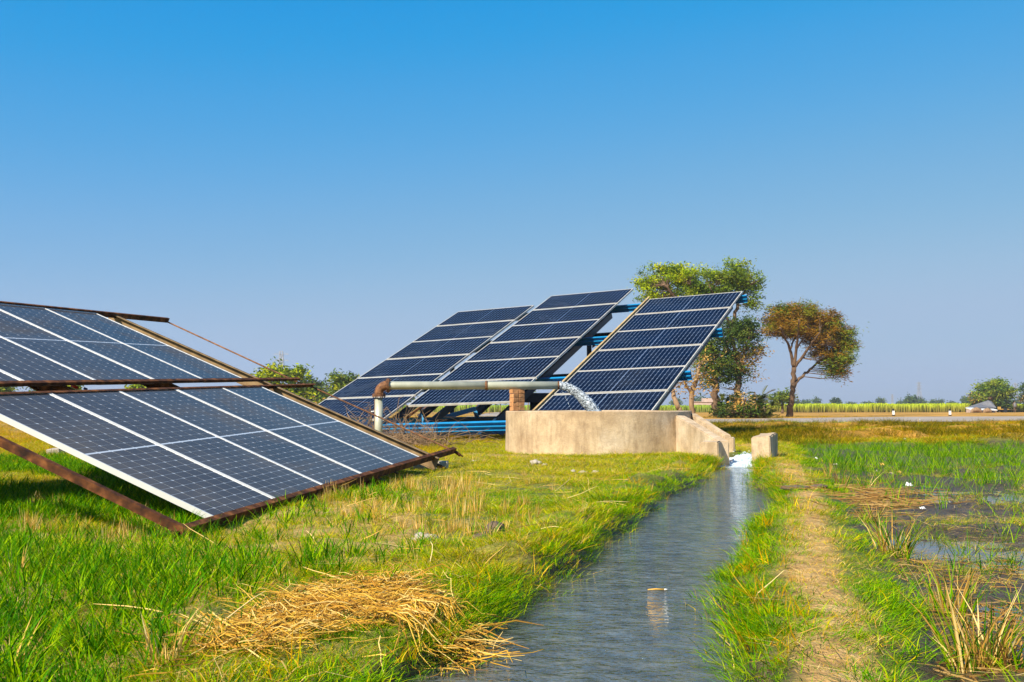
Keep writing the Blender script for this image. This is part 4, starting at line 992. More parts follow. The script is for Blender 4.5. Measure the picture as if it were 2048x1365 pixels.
# far trees on the horizon
far = [(1612, 806, 5, 4), (1633, 803, 6, 11), (1672, 804, 9, 8), (1760, 803, 9, 7), (1800, 806, 8, 5), (1822, 800, 13, 11), (1842, 803, 9, 7), (1866, 805, 6, 5), (1881, 804, 5, 5), (1932, 802, 9, 8), (1905, 808, 8, 4), (2030, 804, 12, 5), (1700, 808, 9, 4), (1590, 807, 12, 4), (1735, 808, 10, 3), (1400, 800, 22, 9), (1352, 804, 14, 8)]
FAR_LAB = ['small hazy tree just right of the brown tree on the horizon', 'tall narrow hazy tree, the first upright one right of the brown tree', 'round hazy tree midway between the brown tree and the first marker post', 'hazy tree just left of the first marker post', 'hazy low tree just right of the first marker post', 'largest round hazy tree over the middle of the green crop', 'hazy tree touching the right side of the largest round one', 'small hazy tree left of the last pair before the second marker post', 'small hazy tree just left of the second marker post', 'hazy tree at the left foot of the broad acacia', 'tiny hazy tree just right of the second marker post', 'low hazy tree line right of the broad acacia', 'tiny low hazy tree between the round hazy one and the left marker post', 'low hazy growth right behind the brown tree trunk', 'tiny low hazy tree short of the left marker post', 'wide hazy tree beside the pink farmhouse', 'hazy tree left of the two leaning pale trunks']
for i, (x, y, rx, ry) in enumerate(far):
    Yd = 420 + (i * 37) % 160 if x not in (1822, 1672) else 380
    T('distant_tree', FAR_LAB[i], 'tree', (x, 815), Yd, [[(x, 815, 1.0), (x, y, .8)]], [(x, y + 1, rx * .85, ry * .8, 26 + rx * 2, 'd'), (x + rx * .3, y + 1 + ry * .5, rx * .8, ry * .6, 18, 'd')], leaf=.7, per=14, sig=.8, group='far trees on the horizon', seed=60 + i, twigs=False)

# dry bramble heap between riser and blue beams
def bramble():
    B = Vector((-2.05, 18.4, Hs(-2.05, 18.4))); t = empty('dry_bramble', B); tag(t, 'tangled leafless brown bramble between the pipe riser and the blue beams', 'bush')
    random.seed(3); mb = MB()
    for i in range(620):
        o = Vector((random.gauss(-.1, .58), random.gauss(0, .5), random.uniform(0, .16))); d = Vector((random.gauss(0, 1), random.gauss(0, .7), random.uniform(.1, .9))).normalized()
        L_ = random.uniform(.3, .9); p = [o]
        for k in range(5): d = (d + Vector((random.gauss(0, .35), random.gauss(0, .35), random.gauss(-.16, .25)))).normalized(); p.append(p[-1] + d * L_ / 5)
        p = [Vector((v.x, v.y, max(v.z, .01))) for v in p]
        mb.tube(p, [.0075, .006, .005, .004, .003, .002], 3, caps=False)
    for (x, y, h) in ((722, 800, 8), (700, 815, 6), (735, 812, 8), (745, 800, 9), (790, 800, 7), (806, 806, 7), (712, 822, 5)):
        a = at(x + random.uniform(-10, 10), 858, 18.0) - B; b = at(x, y, 18.0) - B
        for k in range(3):
            c = b + Vector((random.gauss(0, .15), random.gauss(0, .1), random.gauss(-.05, .12)))
            mb.tube([a, a.lerp(c, .4) + Vector((.07 * random.gauss(0, 1), 0, 0)), a.lerp(c, .8) + Vector((.07 * random.gauss(0, 1), 0, .03)), c + Vector((random.gauss(0, .1), 0, -.06))], [.008, .006, .005, .003], 3, caps=False)
    tag(mb.build('twigs', M['bark_light'], t), kind='stuff')
bramble()
mb = MB(); q = at(742, 824, 18.0); mb.tube([q, q + Vector((.05, 0, .008)), q + Vector((.10, 0, 0))], [.008, .014, .006], 6); tag(mb.build('litter', M['white']), 'scrap of white plastic caught on the dry bramble left of the riser', 'litter')

# ------------------------------------------------------------------ far furniture: pylons, posts, hut
def pylon(px, top, Y, label):
    B = at(px, 812, Y); B.z = -.7; s = Y / F; H = (812 - top) * s + 1.4; t = empty('pylon', B); tag(t, label, 'pylon', 'power pylons on the horizon')
    w0, w1 = H * .11, H * .02; mb = MB(); th = .22
    def c(z, sx, sy): w = w0 + (w1 - w0) * min(1, z / (H * .75)) ; return Vector((sx * w, sy * w, z))
    for sx in (-1, 1):
        for sy in (-1, 1): mb.bar(c(0, sx, sy), c(H, sx, sy), th, th, (0, 1, 0))
    zs = np.linspace(0, H * .95, 9)
    for a, b in zip(zs[:-1], zs[1:]):
        for sx, sy, tx, ty in ((-1, -1, 1, -1), (-1, 1, 1, 1), (-1, -1, -1, 1), (1, -1, 1, 1)): mb.bar(c(a, sx, sy), c(b, tx, ty), th * .6, th * .6, (0, 1, 0.1)); mb.bar(c(a, tx, ty), c(b, sx, sy), th * .6, th * .6, (0, 1, .1))
    mb.build('lattice', M['pylon'], t)
    for f_ in (.72, .83, .94):
        m2 = MB(); w = H * .13; m2.bar((-w, 0, H * f_), (w, 0, H * f_), th, th, (0, 1, 0)); m2.bar((-w, 0, H * f_), (0, 0, H * (f_ + .045)), th * .6, th * .6, (0, 1, 0)); m2.bar((w, 0, H * f_), (0, 0, H * (f_ + .045)), th * .6, th * .6, (0, 1, 0)); m2.build('cross_arm', M['pylon'], t)
for px, top, Y, l in ((561, 702, 520, 'thin lattice pylon above the yellow green tree at the left'), (1589, 734, 900, 'faint pylon just right of the brown tree\'s trunk'), (1839, 764, 900, 'faint pylon over the middle of the green crop'), (1785, 789, 1000, 'short faint pylon left of the crop\'s clump of far trees'), (2032, 766, 900, 'faint pylon right of the broad acacia')): pylon(px, top, Y, l)
for px, lab in ((1787, 'white roadside post with a black cap, left of the pair'), (1900, 'white roadside post with a black cap, right of the pair near the hut')):
    B = at(px, 829, 76); B.z = Hs(B.x, B.y); t = empty('marker_post', B); tag(t, lab, 'post', 'roadside marker posts')
    mb = MB(); mb.box((-.075, -.07, -.05), (.075, .07, .38)); mb.build('shaft', M['white'], t, .01)
    mb = MB(); mb.box((-.07, -.06, .38), (.05, .06, .54)); mb.build('cap', M['black'], t, .01)
    mb = MB(); mb.box((-.09, -.085, -.05), (.09, .085, .09)); mb.build('plinth', M['black'], t, .01)
# hut: pitched grey roof, pale lower sheet, low mud wall
Yh = 138
B = at(1965, 823, Yh); B.z = Hs(B.x, B.y); hut = empty('hut', B); tag(hut, 'low mud hut with a steep grey roof and pale sheet awning under the acacia', 'hut')
def hp(px, py, dy=0): return at(px, py, Yh + dy) - B
mb = MB(); z0 = -.3
mb.box((-.9, .2, -.3), (1.9, 3.0, .45)); mb.build('wall', M['plaster'], hut)
a, b, c, d = hp(1951, 816, 0), hp(1993, 816, 0), hp(1983, 803, 1.6), hp(1965, 810, 1.6)
mb = MB(); mb.add([a, b, c, hp(1976, 801, 1.6), hp(1962, 809, 1.6)], [(0, 1, 2, 3, 4)]); mb.add([b, b + Vector((0, 3.2, 0)), a + Vector((0, 3.2, 0)), a, c, hp(1976, 801, 1.6), hp(1962, 809, 1.6)], [(0, 1, 4), (1, 2, 6, 5, 4), (2, 3, 6)])
o = mb.build('roof', M['roofgrey'], hut)
mb = MB(); p0, p1 = hp(1943, 819, -1.0), hp(1995, 820, -1.0)
mb.hexa([p0 + Vector((0, 0, -.10)), p1 + Vector((0, 0, -.10)), p1 + Vector((0, 1.8, .12)), p0 + Vector((0, 1.8, .12)), p0, p1, p1 + Vector((0, 1.8, .24)), p0 + Vector((0, 1.8, .24))]); mb.build('awning', M['white'], hut)
for u in (.05, .35, .65, .95):
    q = p0.lerp(p1, u); mb = MB(); mb.bar((q.x, q.y + .1, z0), (q.x, q.y + .1, q.z - .08), .12, .12, (0, 1, 0)); mb.build('post', M['bark_light'], hut)
for i, (px, w, h) in enumerate(((1953, .8, .45), (1975, .6, .35))):
    mb = MB(); q = hp(px, 826, -2.5); mb.tube([(q.x - w, q.y, -.1), (q.x - w * .6, q.y, h * .7), (q.x, q.y, h), (q.x + w * .6, q.y, h * .7), (q.x + w, q.y, -.1)], [.1, .28, .34, .28, .1], 8)
    tag(mb.build('straw_heap', M['bark_light'], None, loc=B), ('larger' if i == 0 else 'smaller') + ' domed straw heap in front of the hut', 'straw heap')
# cart and seated person beside the hut
B = at(2008, 823, 140); B.z = Hs(B.x, B.y); t = empty('cart', B); tag(t, 'yellow farm cart standing right of the hut', 'cart')
mb = MB(); mb.box((-.7, -.4, .42), (.55, .4, .50)); mb.build('bed', M['yellow'], t, .01)
mb = MB(); mb.box((-.7, -.4, .50), (-.62, .4, .82)); mb.build('headboard', M['yellow'], t)
for sy in (-.42, .42):
    mb = MB(); mb.tube([(0, sy - .03, .30), (0, sy + .03, .30)], .30, 16); mb.build('wheel', M['black'], t)
mb = MB(); mb.tube([(.5, 0, .46), (1.4, 0, .34)], .04, 6); mb.build('shaft', M['bark'], t)
def person(B, shirt, legs, label):
    t = empty('person', B); tag(t, label, 'person')
    P = [(0, 0, .78), (0, 0, 1.02), (0, 0, 1.30), (0, 0, 1.42), (0, 0, 1.52), (0, 0, 1.66), (-.20, 0, 1.32), (-.27, -.03, 1.05), (-.26, -.12, .82), (.20, 0, 1.32), (.27, -.03, 1.05), (.26, -.12, .82), (-.10, 0, .74), (-.12, -.08, .42), (-.12, .02, .04), (-.12, -.12, .03), (.10, 0, .74), (.12, .06, .42), (.12, .14, .04), (.12, .02, .03)]
    E_ = [(0, 1), (1, 2), (2, 3), (3, 4), (4, 5), (2, 6), (6, 7), (7, 8), (2, 9), (9, 10), (10, 11), (0, 12), (12, 13), (13, 14), (14, 15), (0, 16), (16, 17), (17, 18), (18, 19)]
    R = [.15, .14, .16, .07, .09, .08, .07, .05, .035, .07, .05, .035, .10, .07, .045, .04, .10, .07, .045, .04]
    me = bpy.data.meshes.new('body'); me.from_pydata(P, E_, []); o = link('body', me, t)
    m = o.modifiers.new('skin', 'SKIN'); 
    for v, r in zip(me.skin_vertices[0].data if me.skin_vertices else [], R): v.radius = (r, r)
    o.modifiers.new('sub', 'SUBSURF').levels = 1
    me.materials.append(M[legs])
    mb = MB(); mb.tube([(0, 0, .72), (0, 0, .95), (0, 0, 1.25), (0, 0, 1.40)], [.22, .19, .21, .09], 10); mb.build('shirt', M[shirt], t)
    mb = MB(); mb.tube([(0, 0, 1.60), (0, 0, 1.68), (0, 0, 1.75)], [.105, .11, .05], 10); mb.build('hair', M['black'], t)
    return t
B = at(2030, 825, 142); B.z = Hs(B.x, B.y); person(B, 'roofgrey', 'bark', 'person in grey standing on the track at the far right')
# pale farmhouse far behind the trunks
B = at(1410, 824, 190); B.z = Hs(B.x, B.y); hs = empty('farmhouse', B); tag(hs, 'small flat roofed pink farmhouse seen between the tree trunks', 'house')
mb = MB(); mb.box((-2.2, 0, -.3), (2.0, 3, 1.75)); mb.build('wall', M['plaster'], hs)
mb = MB(); mb.box((-2.35, -.15, 1.752), (2.15, 3.1, 1.86)); mb.build('roof', M['plaster'], hs)
mb = MB(); mb.box((-.2, .3, 1.863), (1.9, 2.4, 2.5)); mb.build('upper_room', M['plaster'], hs)
for x in (-1.4, -.3, 1.0):
    mb = MB(); mb.box((x, -.03, .5), (x + .5, .05, 1.25)); w = mb.build('window', M['black'], hs)
    mb = MB(); mb.box((x - .05, -.05, .42), (x + .55, -.005, .5)); mb.build('sill', M['white'], w)

# ------------------------------------------------------------------ grasses, straw and crop
def blades(n, rad, h, hv, w, lean, curve, cols, segs=3, flat=0.0, z0=-.012, colv=.18):
    """n tapered blades as quad strips; returns V, Q, C"""
    ang = rng.uniform(0, 2 * np.pi, n); rr = rad * np.sqrt(rng.uniform(0, 1, n))
    bx, by = rr * np.cos(ang), rr * np.sin(ang)
    hd = rng.uniform(0, 2 * np.pi, n) if flat else ang + rng.normal(0, 1.0, n)
    hh = h * rng.uniform(1 - hv, 1 + hv, n); ln = lean * rng.uniform(.3, 1.3, n); cv = curve * rng.uniform(.2, 1.4, n)
    ww = w * rng.uniform(.7, 1.3, n); sd = rng.uniform(0, 2 * np.pi, n)
    V = np.zeros((n, segs + 1, 2, 3)); 
    for i in range(segs + 1):
        t = i / segs
        out = hh * (ln * t + cv * t * t); up = hh * (t * np.maximum(.08, 1 - .5 * ln * ln) - cv * .45 * t ** 3)
        if flat: up = up * (1 - flat) + .01; out = hh * t
        wd = ww * (1 - t) ** .55 * (.55 + .45 * min(1, 3 * t + .3)) * .5 + ww * .04
        cx, cy = bx + out * np.cos(hd), by + out * np.sin(hd)
        V[:, i, 0] = np.stack([cx - wd * np.cos(sd), cy - wd * np.sin(sd), z0 + up], 1)
        V[:, i, 1] = np.stack([cx + wd * np.cos(sd), cy + wd * np.sin(sd), z0 + up], 1)
    V = V.reshape(-1, 3); k = (segs + 1) * 2
    q = np.array([[2 * i, 2 * i + 1, 2 * i + 3, 2 * i + 2] for i in range(segs)])
    Qf = (np.arange(n)[:, None, None] * k + q[None]).reshape(-1, 4)
    c = np.array(cols)[rng.integers(0, len(cols), n)] * rng.uniform(1 - colv, 1 + colv, (n, 1))
    return V, Qf, np.repeat(c, k, 0)
def join(parts):
    V, Qf, C = [], [], []; n = 0
    for v, q, c in parts: V.append(v); Qf.append(q + n); C.append(c); n += len(v)
    return np.concatenate(V), np.concatenate(Qf), np.concatenate(C)
def variants(name, k, fn, m='grass'):
    col = bpy.data.collections.new(name + '_kinds')
    for i in range(k):
        V, Qf, C = fn(i); o = bpy.data.objects.new('%s_%02d' % (name, i), mesh_np(name + '_tuft', V, Qf, M[m], C)); col.objects.link(o)
    return col
def scatter(name, col, P, rotz, scale, idx, label=None, tilt=None):
    me = bpy.data.meshes.new(name); n = len(P); me.vertices.add(n); me.vertices.foreach_set('co', np.asarray(P, np.float32).ravel())
    r = np.zeros((n, 3), np.float32); r[:, 2] = rotz
    if tilt is not None: r[:, :2] = tilt
    a = me.attributes.new('rot', 'FLOAT_VECTOR', 'POINT'); a.data.foreach_set('vector', r.ravel())
    a = me.attributes.new('scl', 'FLOAT', 'POINT'); a.data.foreach_set('value', np.asarray(scale, np.float32))
    a = me.attributes.new('idx', 'INT', 'POINT'); a.data.foreach_set('value', np.asarray(idx, np.int32))
    me.update(); o = link(name, me); o['kind'] = 'stuff'
    ng = bpy.data.node_groups.new(name, 'GeometryNodeTree')
    ng.interface.new_socket('Geometry', in_out='INPUT', socket_type='NodeSocketGeometry'); ng.interface.new_socket('Geometry', in_out='OUTPUT', socket_type='NodeSocketGeometry')
    gi, go = ng.nodes.new('NodeGroupInput'), ng.nodes.new('NodeGroupOutput')
    ci = ng.nodes.new('GeometryNodeCollectionInfo'); ci.inputs['Collection'].default_value = col; ci.inputs['Separate Children'].default_value = True; ci.inputs['Reset Children'].default_value = True
    ip = ng.nodes.new('GeometryNodeInstanceOnPoints'); ip.inputs['Pick Instance'].default_value = True
    def na(nm, ty):
        x = ng.nodes.new('GeometryNodeInputNamedAttribute'); x.data_type = ty; x.inputs['Name'].default_value = nm
        return [s for s in x.outputs if s.enabled and s.name == 'Attribute'][0]
    L = ng.links.new
    L(gi.outputs[0], ip.inputs['Points']); L(ci.outputs[0], ip.inputs['Instance'])
    L(na('idx', 'INT'), ip.inputs['Instance Index'])
    e2r = ng.nodes.new('FunctionNodeEulerToRotation'); L(na('rot', 'FLOAT_VECTOR'), e2r.inputs[0]); L(e2r.outputs[0], ip.inputs['Rotation'])
    L(na('scl', 'FLOAT'), ip.inputs['Scale']); L(ip.outputs[0], go.inputs[0])
    md = o.modifiers.new('scatter', 'NODES'); md.node_group = ng
    return o
def spread(dens, y0, y1, u0=-.64, u1=.64, pad=.6, step=.35):
    X, Y = [], []; y = y0
    while y < y1:
        h = min(step * max(1, y * .12), y1 - y); xa, xb = u0 * (y + h / 2) - pad, u1 * (y + h / 2) + pad
        n = rng.poisson(dens(y + h / 2) * h * (xb - xa)); X.append(rng.uniform(xa, xb, n)); Y.append(rng.uniform(y, y + h, n)); y += h
    return np.concatenate(X), np.concatenate(Y)
def keep(mask, *a): return [v[mask] for v in a]
def put(name, col, nv, x, y, smin, smax, grow=0.0, idx=None, dz=0.0, tilt=None):
    n = len(x); z = height(x, y) + dz; s = rng.uniform(smin, smax, n) * (1 + grow * np.clip(y - 6, 0, 30))
    return scatter(name, col, np.stack([x, y, z], 1), rng.uniform(0, 6.28, n), s, rng.integers(0, nv, n) if idx is None else idx, tilt=tilt)
GR = [(.06, .22, .001), (.10, .29, .002), (.025, .13, .001), (.22, .40, .004), (.34, .50, .01)]
TU = [(.13, .33, .001), (.25, .45, .001), (.05, .18, .001), (.42, .54, .002)]
TY = [(.38, .46, .002), (.52, .48, .004), (.20, .29, .001), (.70, .50, .03)]
ST = [(.68, .42, .10), (.76, .52, .17), (.54, .31, .06), (.80, .60, .26)]
GO = [(.64, .35, .02), (.74, .46, .06), (.44, .24, .012), (.30, .24, .01)]
c_wheat = variants('wheat', 6, lambda i: blades(10, .045, .125, .45, .0066, .45, .38, GR, 4))
c_turf = variants('turf', 9, lambda i: join([blades(62, .085, (.028, .036, .046)[i % 3], .5, .0026, .85, .6, TU if i < 5 else TY, 2), blades(12, .085, .042, .5, .0024, .9, .6, (TU + TY) if i < 5 else ST, 2)]))
c_dry = variants('drygrass', 5, lambda i: join([blades(26, .09, .10, .5, .004, .7, .5, GO, 3), blades(10, .09, .08, .5, .004, .6, .4, TY, 2)]))
c_stub = variants('stubble', 5, lambda i: blades(int(12 + 3 * i), .04, .105, .35, .0075, .22, .0, ST, 1))
c_litter = variants('straw_litter', 5, lambda i: blades(7, .10, .11, .6, .0042, .5, .5, ST, 2, flat=.93, z0=.004))
c_paddy = variants('paddy_shoot', 6, lambda i: blades(6 + i, .06, .19, .4, .0065, .40, .35, GR + [(.14, .26, .02)], 4))
c_thatch = variants('thatch', 4, lambda i: join([blades(26, .10, .030, .5, .0030, 1.0, .6, ST, 2), blades(8, .1, .035, .5, .003, .8, .5, TY, 2)]))

# clear of tank, blocks, wet ground
def dry(x, y):
    m = (chan(x, y) > .02) & ~((padd(x, y) > .12)) & (np.hypot(x - 1.42, y - 16.5) > 1.56)
    m &= ~((x > 2.5) & (x < 3.4) & (y > 13.35) & (y < 16.2)) & ~((x > 3.2) & (x < 3.85) & (y > 13.3) & (y < 14.45))
    return m
x, y = spread(lambda Y: 330 if Y < 5 else 240, 1.9, 11.5, u1=.30)
w, tr = zones(x, y); m = dry(x, y) & (chan(x, y) > .5)
edge_t = inpoly(x + rng.normal(0, .16, len(x)), y + rng.normal(0, .3, len(x)), WHEAT)
sparse = sst(-.15, .05, x / y - (-.18)) * sst(4.3, 5.5, y)               # thin stand with soil showing
m &= edge_t & (rng.random(len(x)) < (1 - .72 * sparse)) & (fbm(x * 2.2, y * 2.2, 81, 2) + .25 * rng.random(len(x)) > .27)
x, y = keep(m, x, y); x, y = keep(~((rng.random(len(x)) < .55) & (np.hypot((x + 1.7) / 1.2, (y - 6.4) / 1.6) < 1)), x, y)
put('green_shoots', c_wheat, 6, x, y, .48, .98)
# rank weeds added beneath the low array, dense so their own shade darkens it
UA = wpoly([(-250, 925), (120, 918), (330, 985), (420, 1030), (360, 1050), (-250, 1035)])
x, y = spread(lambda Y: 230, 6.0, 15, u0=-.75, u1=0); m = inpoly(x, y, UA) & (fbm(x * 1.1, y * 1.1, 88, 2) > .36); x, y = keep(m, x, y)
put('weeds', c_wheat, 6, x, y, .7, 1.1)
# turf
x, y = spread(lambda Y: 480 if Y < 5 else (300 if Y < 9 else 150), 1.9, 21, u1=.44)
d = chan(x, y); w, tr = zones(x, y); m = dry(x, y) & (padd(x, y) < -.02)
wheat = inpoly(x, y, WHEAT)
nearch = np.exp(-np.clip(d, 0, 9) / .75); edgep = np.exp(-np.abs(padd(x, y)) / .22)
bare = np.exp(-((np.hypot((x + .2) / 1.3, (y - 15.3) / 1.0)) / .9) ** 2) * (y < 17)
pr = np.where(wheat, .42, .93) * (1 - .86 * np.clip(tr * 2.0, 0, 1)) * (1 - .85 * bare)
pr = pr * (.55 + .45 * sst(.30, .48, fbm(x * 1.6, y * 1.6, 83, 3))) 
pr = np.maximum(pr, .95 * (d < np.where(x > ex(RE, y), .22 * (ex(PE, y) - ex(RE, y)), .35)))
gy = np.clip(nearch * .9 + edgep * .8 + (fbm(x * 1.3, y * 1.3, 85, 2) - .5) * 1.6 - .42 * sst(8, 11, y) * (x < ex(LE, y)) - tr * .5 + .1 + .35 * (1 - sst(3.5, 5, y)), 0, 1)
m &= rng.random(len(x)) < pr
gy, x, y = keep(m, gy, x, y); isg = rng.random(len(x)) < gy
_o = put('turf', c_turf, 9, x, y, .75, 1.45, .035, idx=np.where(isg, rng.integers(0, 5, len(x)), rng.integers(5, 9, len(x))))
_s = np.zeros(len(x), np.float32); _o.data.attributes['scl'].data.foreach_get('value', _s); _s *= (.5 + .75 * sst(.36, .62, fbm(x * 4.5, y * 4.5, 84, 2))).astype(np.float32); _o.data.attributes['scl'].data.foreach_set('value', _s)
# ring of longer grass against the tank wall and the blocks
n = 900; th = rng.uniform(0, 6.28, n); r_ = TR + .03 + .22 * rng.random(n) ** 1.5; x, y = 1.42 + r_ * np.cos(th), 16.5 + r_ * np.sin(th)
x = np.concatenate([x, rng.uniform(2.3, 2.85, 140), rng.uniform(3.15, 3.95, 160)]); y = np.concatenate([y, rng.uniform(13.1, 13.42, 140), rng.uniform(13.1, 14.6, 160)])
m = dry(x, y) & ((rng.random(len(x)) < .9) & (x > .55) | (rng.random(len(x)) < .25)); x, y = keep(m, x, y); put('grass_at_tank', c_turf, 9, x, y, 1.3, 2.4)
# overhanging fringe at the water's edge
x, y = spread(lambda Y: 260 if Y < 7 else 140, 2.2, 14.5, u0=-.2, u1=.4); d = chan(x, y); m = (d > .03) & (d < .14) & (y < 13.3) & (rng.random(len(x)) < .8)
x, y = keep(m, x, y); n = len(x)
put('bank_fringe', c_turf, 5, x, y, .8, 1.4, .01, dz=.0, tilt=rng.normal(0, .35, (n, 2)))
x, y = spread(lambda Y: 30, 2.2, 14.5, u0=-.2, u1=.4); d = chan(x, y); m = (d > -.10) & (d < .25) & (y < 13.3) & (rng.random(len(x)) < .5)
x, y = keep(m, x, y); put('bank_straw', c_dry, 5, x, y, .6, 1.2, tilt=rng.normal(0, .4, (len(x), 2)))
# trodden thatch on the levee and mid field
x, y = spread(lambda Y: 170 if Y < 7 else 90, 1.9, 19, u0=.1, u1=.5); w, tr = zones(x, y); m = dry(x, y) & (rng.random(len(x)) < np.clip(tr * 2.6, 0, .95) * sst(.25, .45, fbm(x * 2.5, y * 2.5, 87, 2) + .1))
x, y = keep(m, x, y); put('trodden_grass', c_thatch, 4, x, y, .7, 1.3, .03)
# loose straw lying about
x, y = spread(lambda Y: 34 if Y < 8 else 16, 1.9, 20, u1=.46); w, tr = zones(x, y); m = dry(x, y) & (rng.random(len(x)) < .30 + .5 * tr)
x, y = keep(m, x, y); put('loose_straw', c_litter, 5, x, y, .6, 1.3, .03, dz=.012)
# stubble rows between the sown plot and the turf, and under the array's shadow edge
SB = wpoly([(640, 985), (860, 960), (1010, 975), (1000, 1000), (1110, 1020), (1090, 1060), (900, 1090), (760, 1060), (640, 1030)]); SB2 = wpoly([(-60, 1000), (260, 1018), (350, 1050), (200, 1075), (-60, 1060)])
x, y = spread(lambda Y: 24, 5, 13, u1=.2); m = dry(x, y) & (inpoly(x, y, SB) & (rng.random(len(x)) < .75) | inpoly(x, y, SB2) & (rng.random(len(x)) < .8)); x, y = keep(m, x, y)
put('stubble', c_stub, 5, x, y, .6, 1.3, tilt=rng.normal(0, .12, (len(x), 2)))
x, y = spread(lambda Y: 2.2, 2, 14, u1=.2); m = dry(x, y) & (rng.random(len(x)) < .8); x, y = keep(m, x, y)
put('stray_stubble', c_stub, 5, x, y, .35, .9, tilt=rng.normal(0, .2, (len(x), 2)))
# golden rough grass on the verge and the land behind
x, y = spread(lambda Y: 26 if Y < 26 else (10 if Y < 40 else 3.0), 12, 62, u0=-.62, u1=.62)
f = fbm(x * .4, y * .6, 91, 3); m = dry(x, y) & (((y > 19.3) & ~((y > 36) & (y < 50) & (x > 1) & (x < 20)) & ~((y > 38) & (x > 1) & (y < 80) & (x < 60) & (np.abs((y - 42) - (x - 7) * .60) < 9))) | ((x < -1) & (y > 12))) & (rng.random(len(x)) < .25 + 1.1 * sst(.4, .6, f)) & (np.hypot(x - 1.42, y - 16.5) > 1.6)
m &= ~((y < 19.8) & (padd(x, y) > -.1) & (x > 0))
f, x, y = keep(m, f, x, y); put('golden_grass', c_dry, 5, x, y, .55, 1.25, .012)
# olive clumps on the verge
x, y = spread(lambda Y: 30 if Y < 27 else 14, 18.5, 37, u0=.12, u1=.62); f = fbm(x * .45 + 3, y * .7, 93, 3); m = dry(x, y) & (x > 3.5) & (f > .47) & (rng.random(len(x)) < .8); x, y = keep(m, x, y)
put('verge_grass', c_turf, 9, x, y, 1.6, 2.8, .0)
OL = [(.12, .13, .006), (.20, .17, .01), (.06, .08, .004), (.34, .24, .02)]
c_olive = variants('olive_grass', 4, lambda i: blades(34, .13, .15, .5, .006, .6, .5, OL, 3))
x, y = spread(lambda Y: 24 if Y < 27 else 14, 19, 37, u0=.12, u1=.66); V1 = wpoly([(1425, 852), (1700, 856), (1690, 892), (1560, 905), (1430, 880)]); V2 = wpoly([(1745, 846), (1930, 852), (1950, 882), (1760, 878)]); V3 = wpoly([(1955, 850), (2120, 845), (2120, 905), (1975, 900)])  # first patch: dark tufts stand for the tall array's shadow and for vegetation
jx, jy = x + rng.normal(0, .5, len(x)), y + rng.normal(0, .8, len(x)); m = dry(x, y) & (inpoly(jx, jy, V1) | inpoly(jx, jy, V2) | inpoly(jx, jy, V3)) & (fbm(x * .8, y * .8, 94, 2) > .38); x, y = keep(m, x, y); put('olive_grass', c_olive, 4, x, y, .7, 1.5)
x, y = spread(lambda Y: 20, 17, 24.5, u0=-.25, u1=.02); m = (rng.random(len(x)) < .8) & (y < 22.2 + (x + 2.6) * .9); x, y = keep(m, x, y); put('grass_by_beams', c_turf, 4, x, y, 1.2, 1.8, idx=rng.integers(5, 9, len(x)))
# paddy: shoots, flattened straw
x, y = spread(lambda Y: 60 if Y < 9 else 60, 2.2, 19.8, u0=.12, u1=.66); p = padd(x, y); f = fbm(x * .9, y * .7, 95, 3); hgt = height(x, y)
dens = .15 + .34 * sst(8.2, 10.5, y) + .15 * sst(.5, .62, f) + .5 * sst(.45, .6, f) * sst(7, 10, y); m = (p > .12) & (rng.random(len(x)) < dens)
x, y = keep(m, x, y); put('paddy_shoots', c_paddy, 6, x, y, .35, .95, .005)
x, y = spread(lambda Y: 90 if Y < 8 else 46, 2.2, 13.5, u0=.12, u1=.66); p = padd(x, y); f = fbm(x * 2.1, y * 1.6, 97, 3); hgt = height(x, y)
m = (p > .05) & (rng.random(len(x)) < .40 + 1.0 * sst(.40, .55, f)) & (hgt > PZ - .012); x, y = keep(m, x, y)
put('wet_straw', c_litter, 5, x, y, .6, 1.4, .02, dz=.008)
m = rng.random(len(x)) < .38; x, y = keep(m, x, y); put('creeping_grass', c_turf, 9, x + .03, y + .03, .8, 1.6)

# tall green crop beyond the fields
def crop(name, x0, x1, y0, y1, n, h, cols, label=None, wd=.10):
    x = rng.uniform(x0, x1, n); y = y0 + (y1 - y0) * rng.random(n) ** 1.5; z = height(x, y)
    hh = h * rng.uniform(.8, 1.15, n) * (.9 + .2 * vn(x * .25, y * .1, 99)); ax = rng.normal(0, .12, n) * h; 
    a = rng.uniform(0, np.pi, n); cx, cy = np.cos(a) * wd * .5, np.sin(a) * wd * .5
    V = np.stack([np.stack([x - cx, y - cy, z - .1], 1), np.stack([x + cx, y + cy, z - .1], 1), np.stack([x + cx + ax * .5, y + cy, z + hh * .62], 1), np.stack([x - cx + ax * .5, y - cy, z + hh * .62], 1),
                  np.stack([x + cx * 1.8 + ax, y + cy, z + hh], 1), np.stack([x - cx * .4 + ax, y - cy, z + hh * 1.02], 1)], 1).reshape(-1, 3)
    b = np.arange(n)[:, None, None] * 6; Qf = (b + np.array([[0, 1, 2, 3], [3, 2, 4, 5]])[None]).reshape(-1, 4)
    lo = np.array(cols[0]) * rng.uniform(.7, 1.3, (n, 1)); hi = np.array(cols[1]) * rng.uniform(.75, 1.3, (n, 1))
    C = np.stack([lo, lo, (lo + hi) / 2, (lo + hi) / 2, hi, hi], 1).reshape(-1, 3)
    o = link(name, mesh_np(name, V, Qf, M['leaf'], C)); o['kind'] = 'stuff'; return o
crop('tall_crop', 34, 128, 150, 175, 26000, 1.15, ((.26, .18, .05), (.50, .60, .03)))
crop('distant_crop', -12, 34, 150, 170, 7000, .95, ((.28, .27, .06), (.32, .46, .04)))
crop('distant_crop_left', -90, -12, 170, 190, 9000, 1.0, ((.22, .24, .06), (.20, .32, .04)))

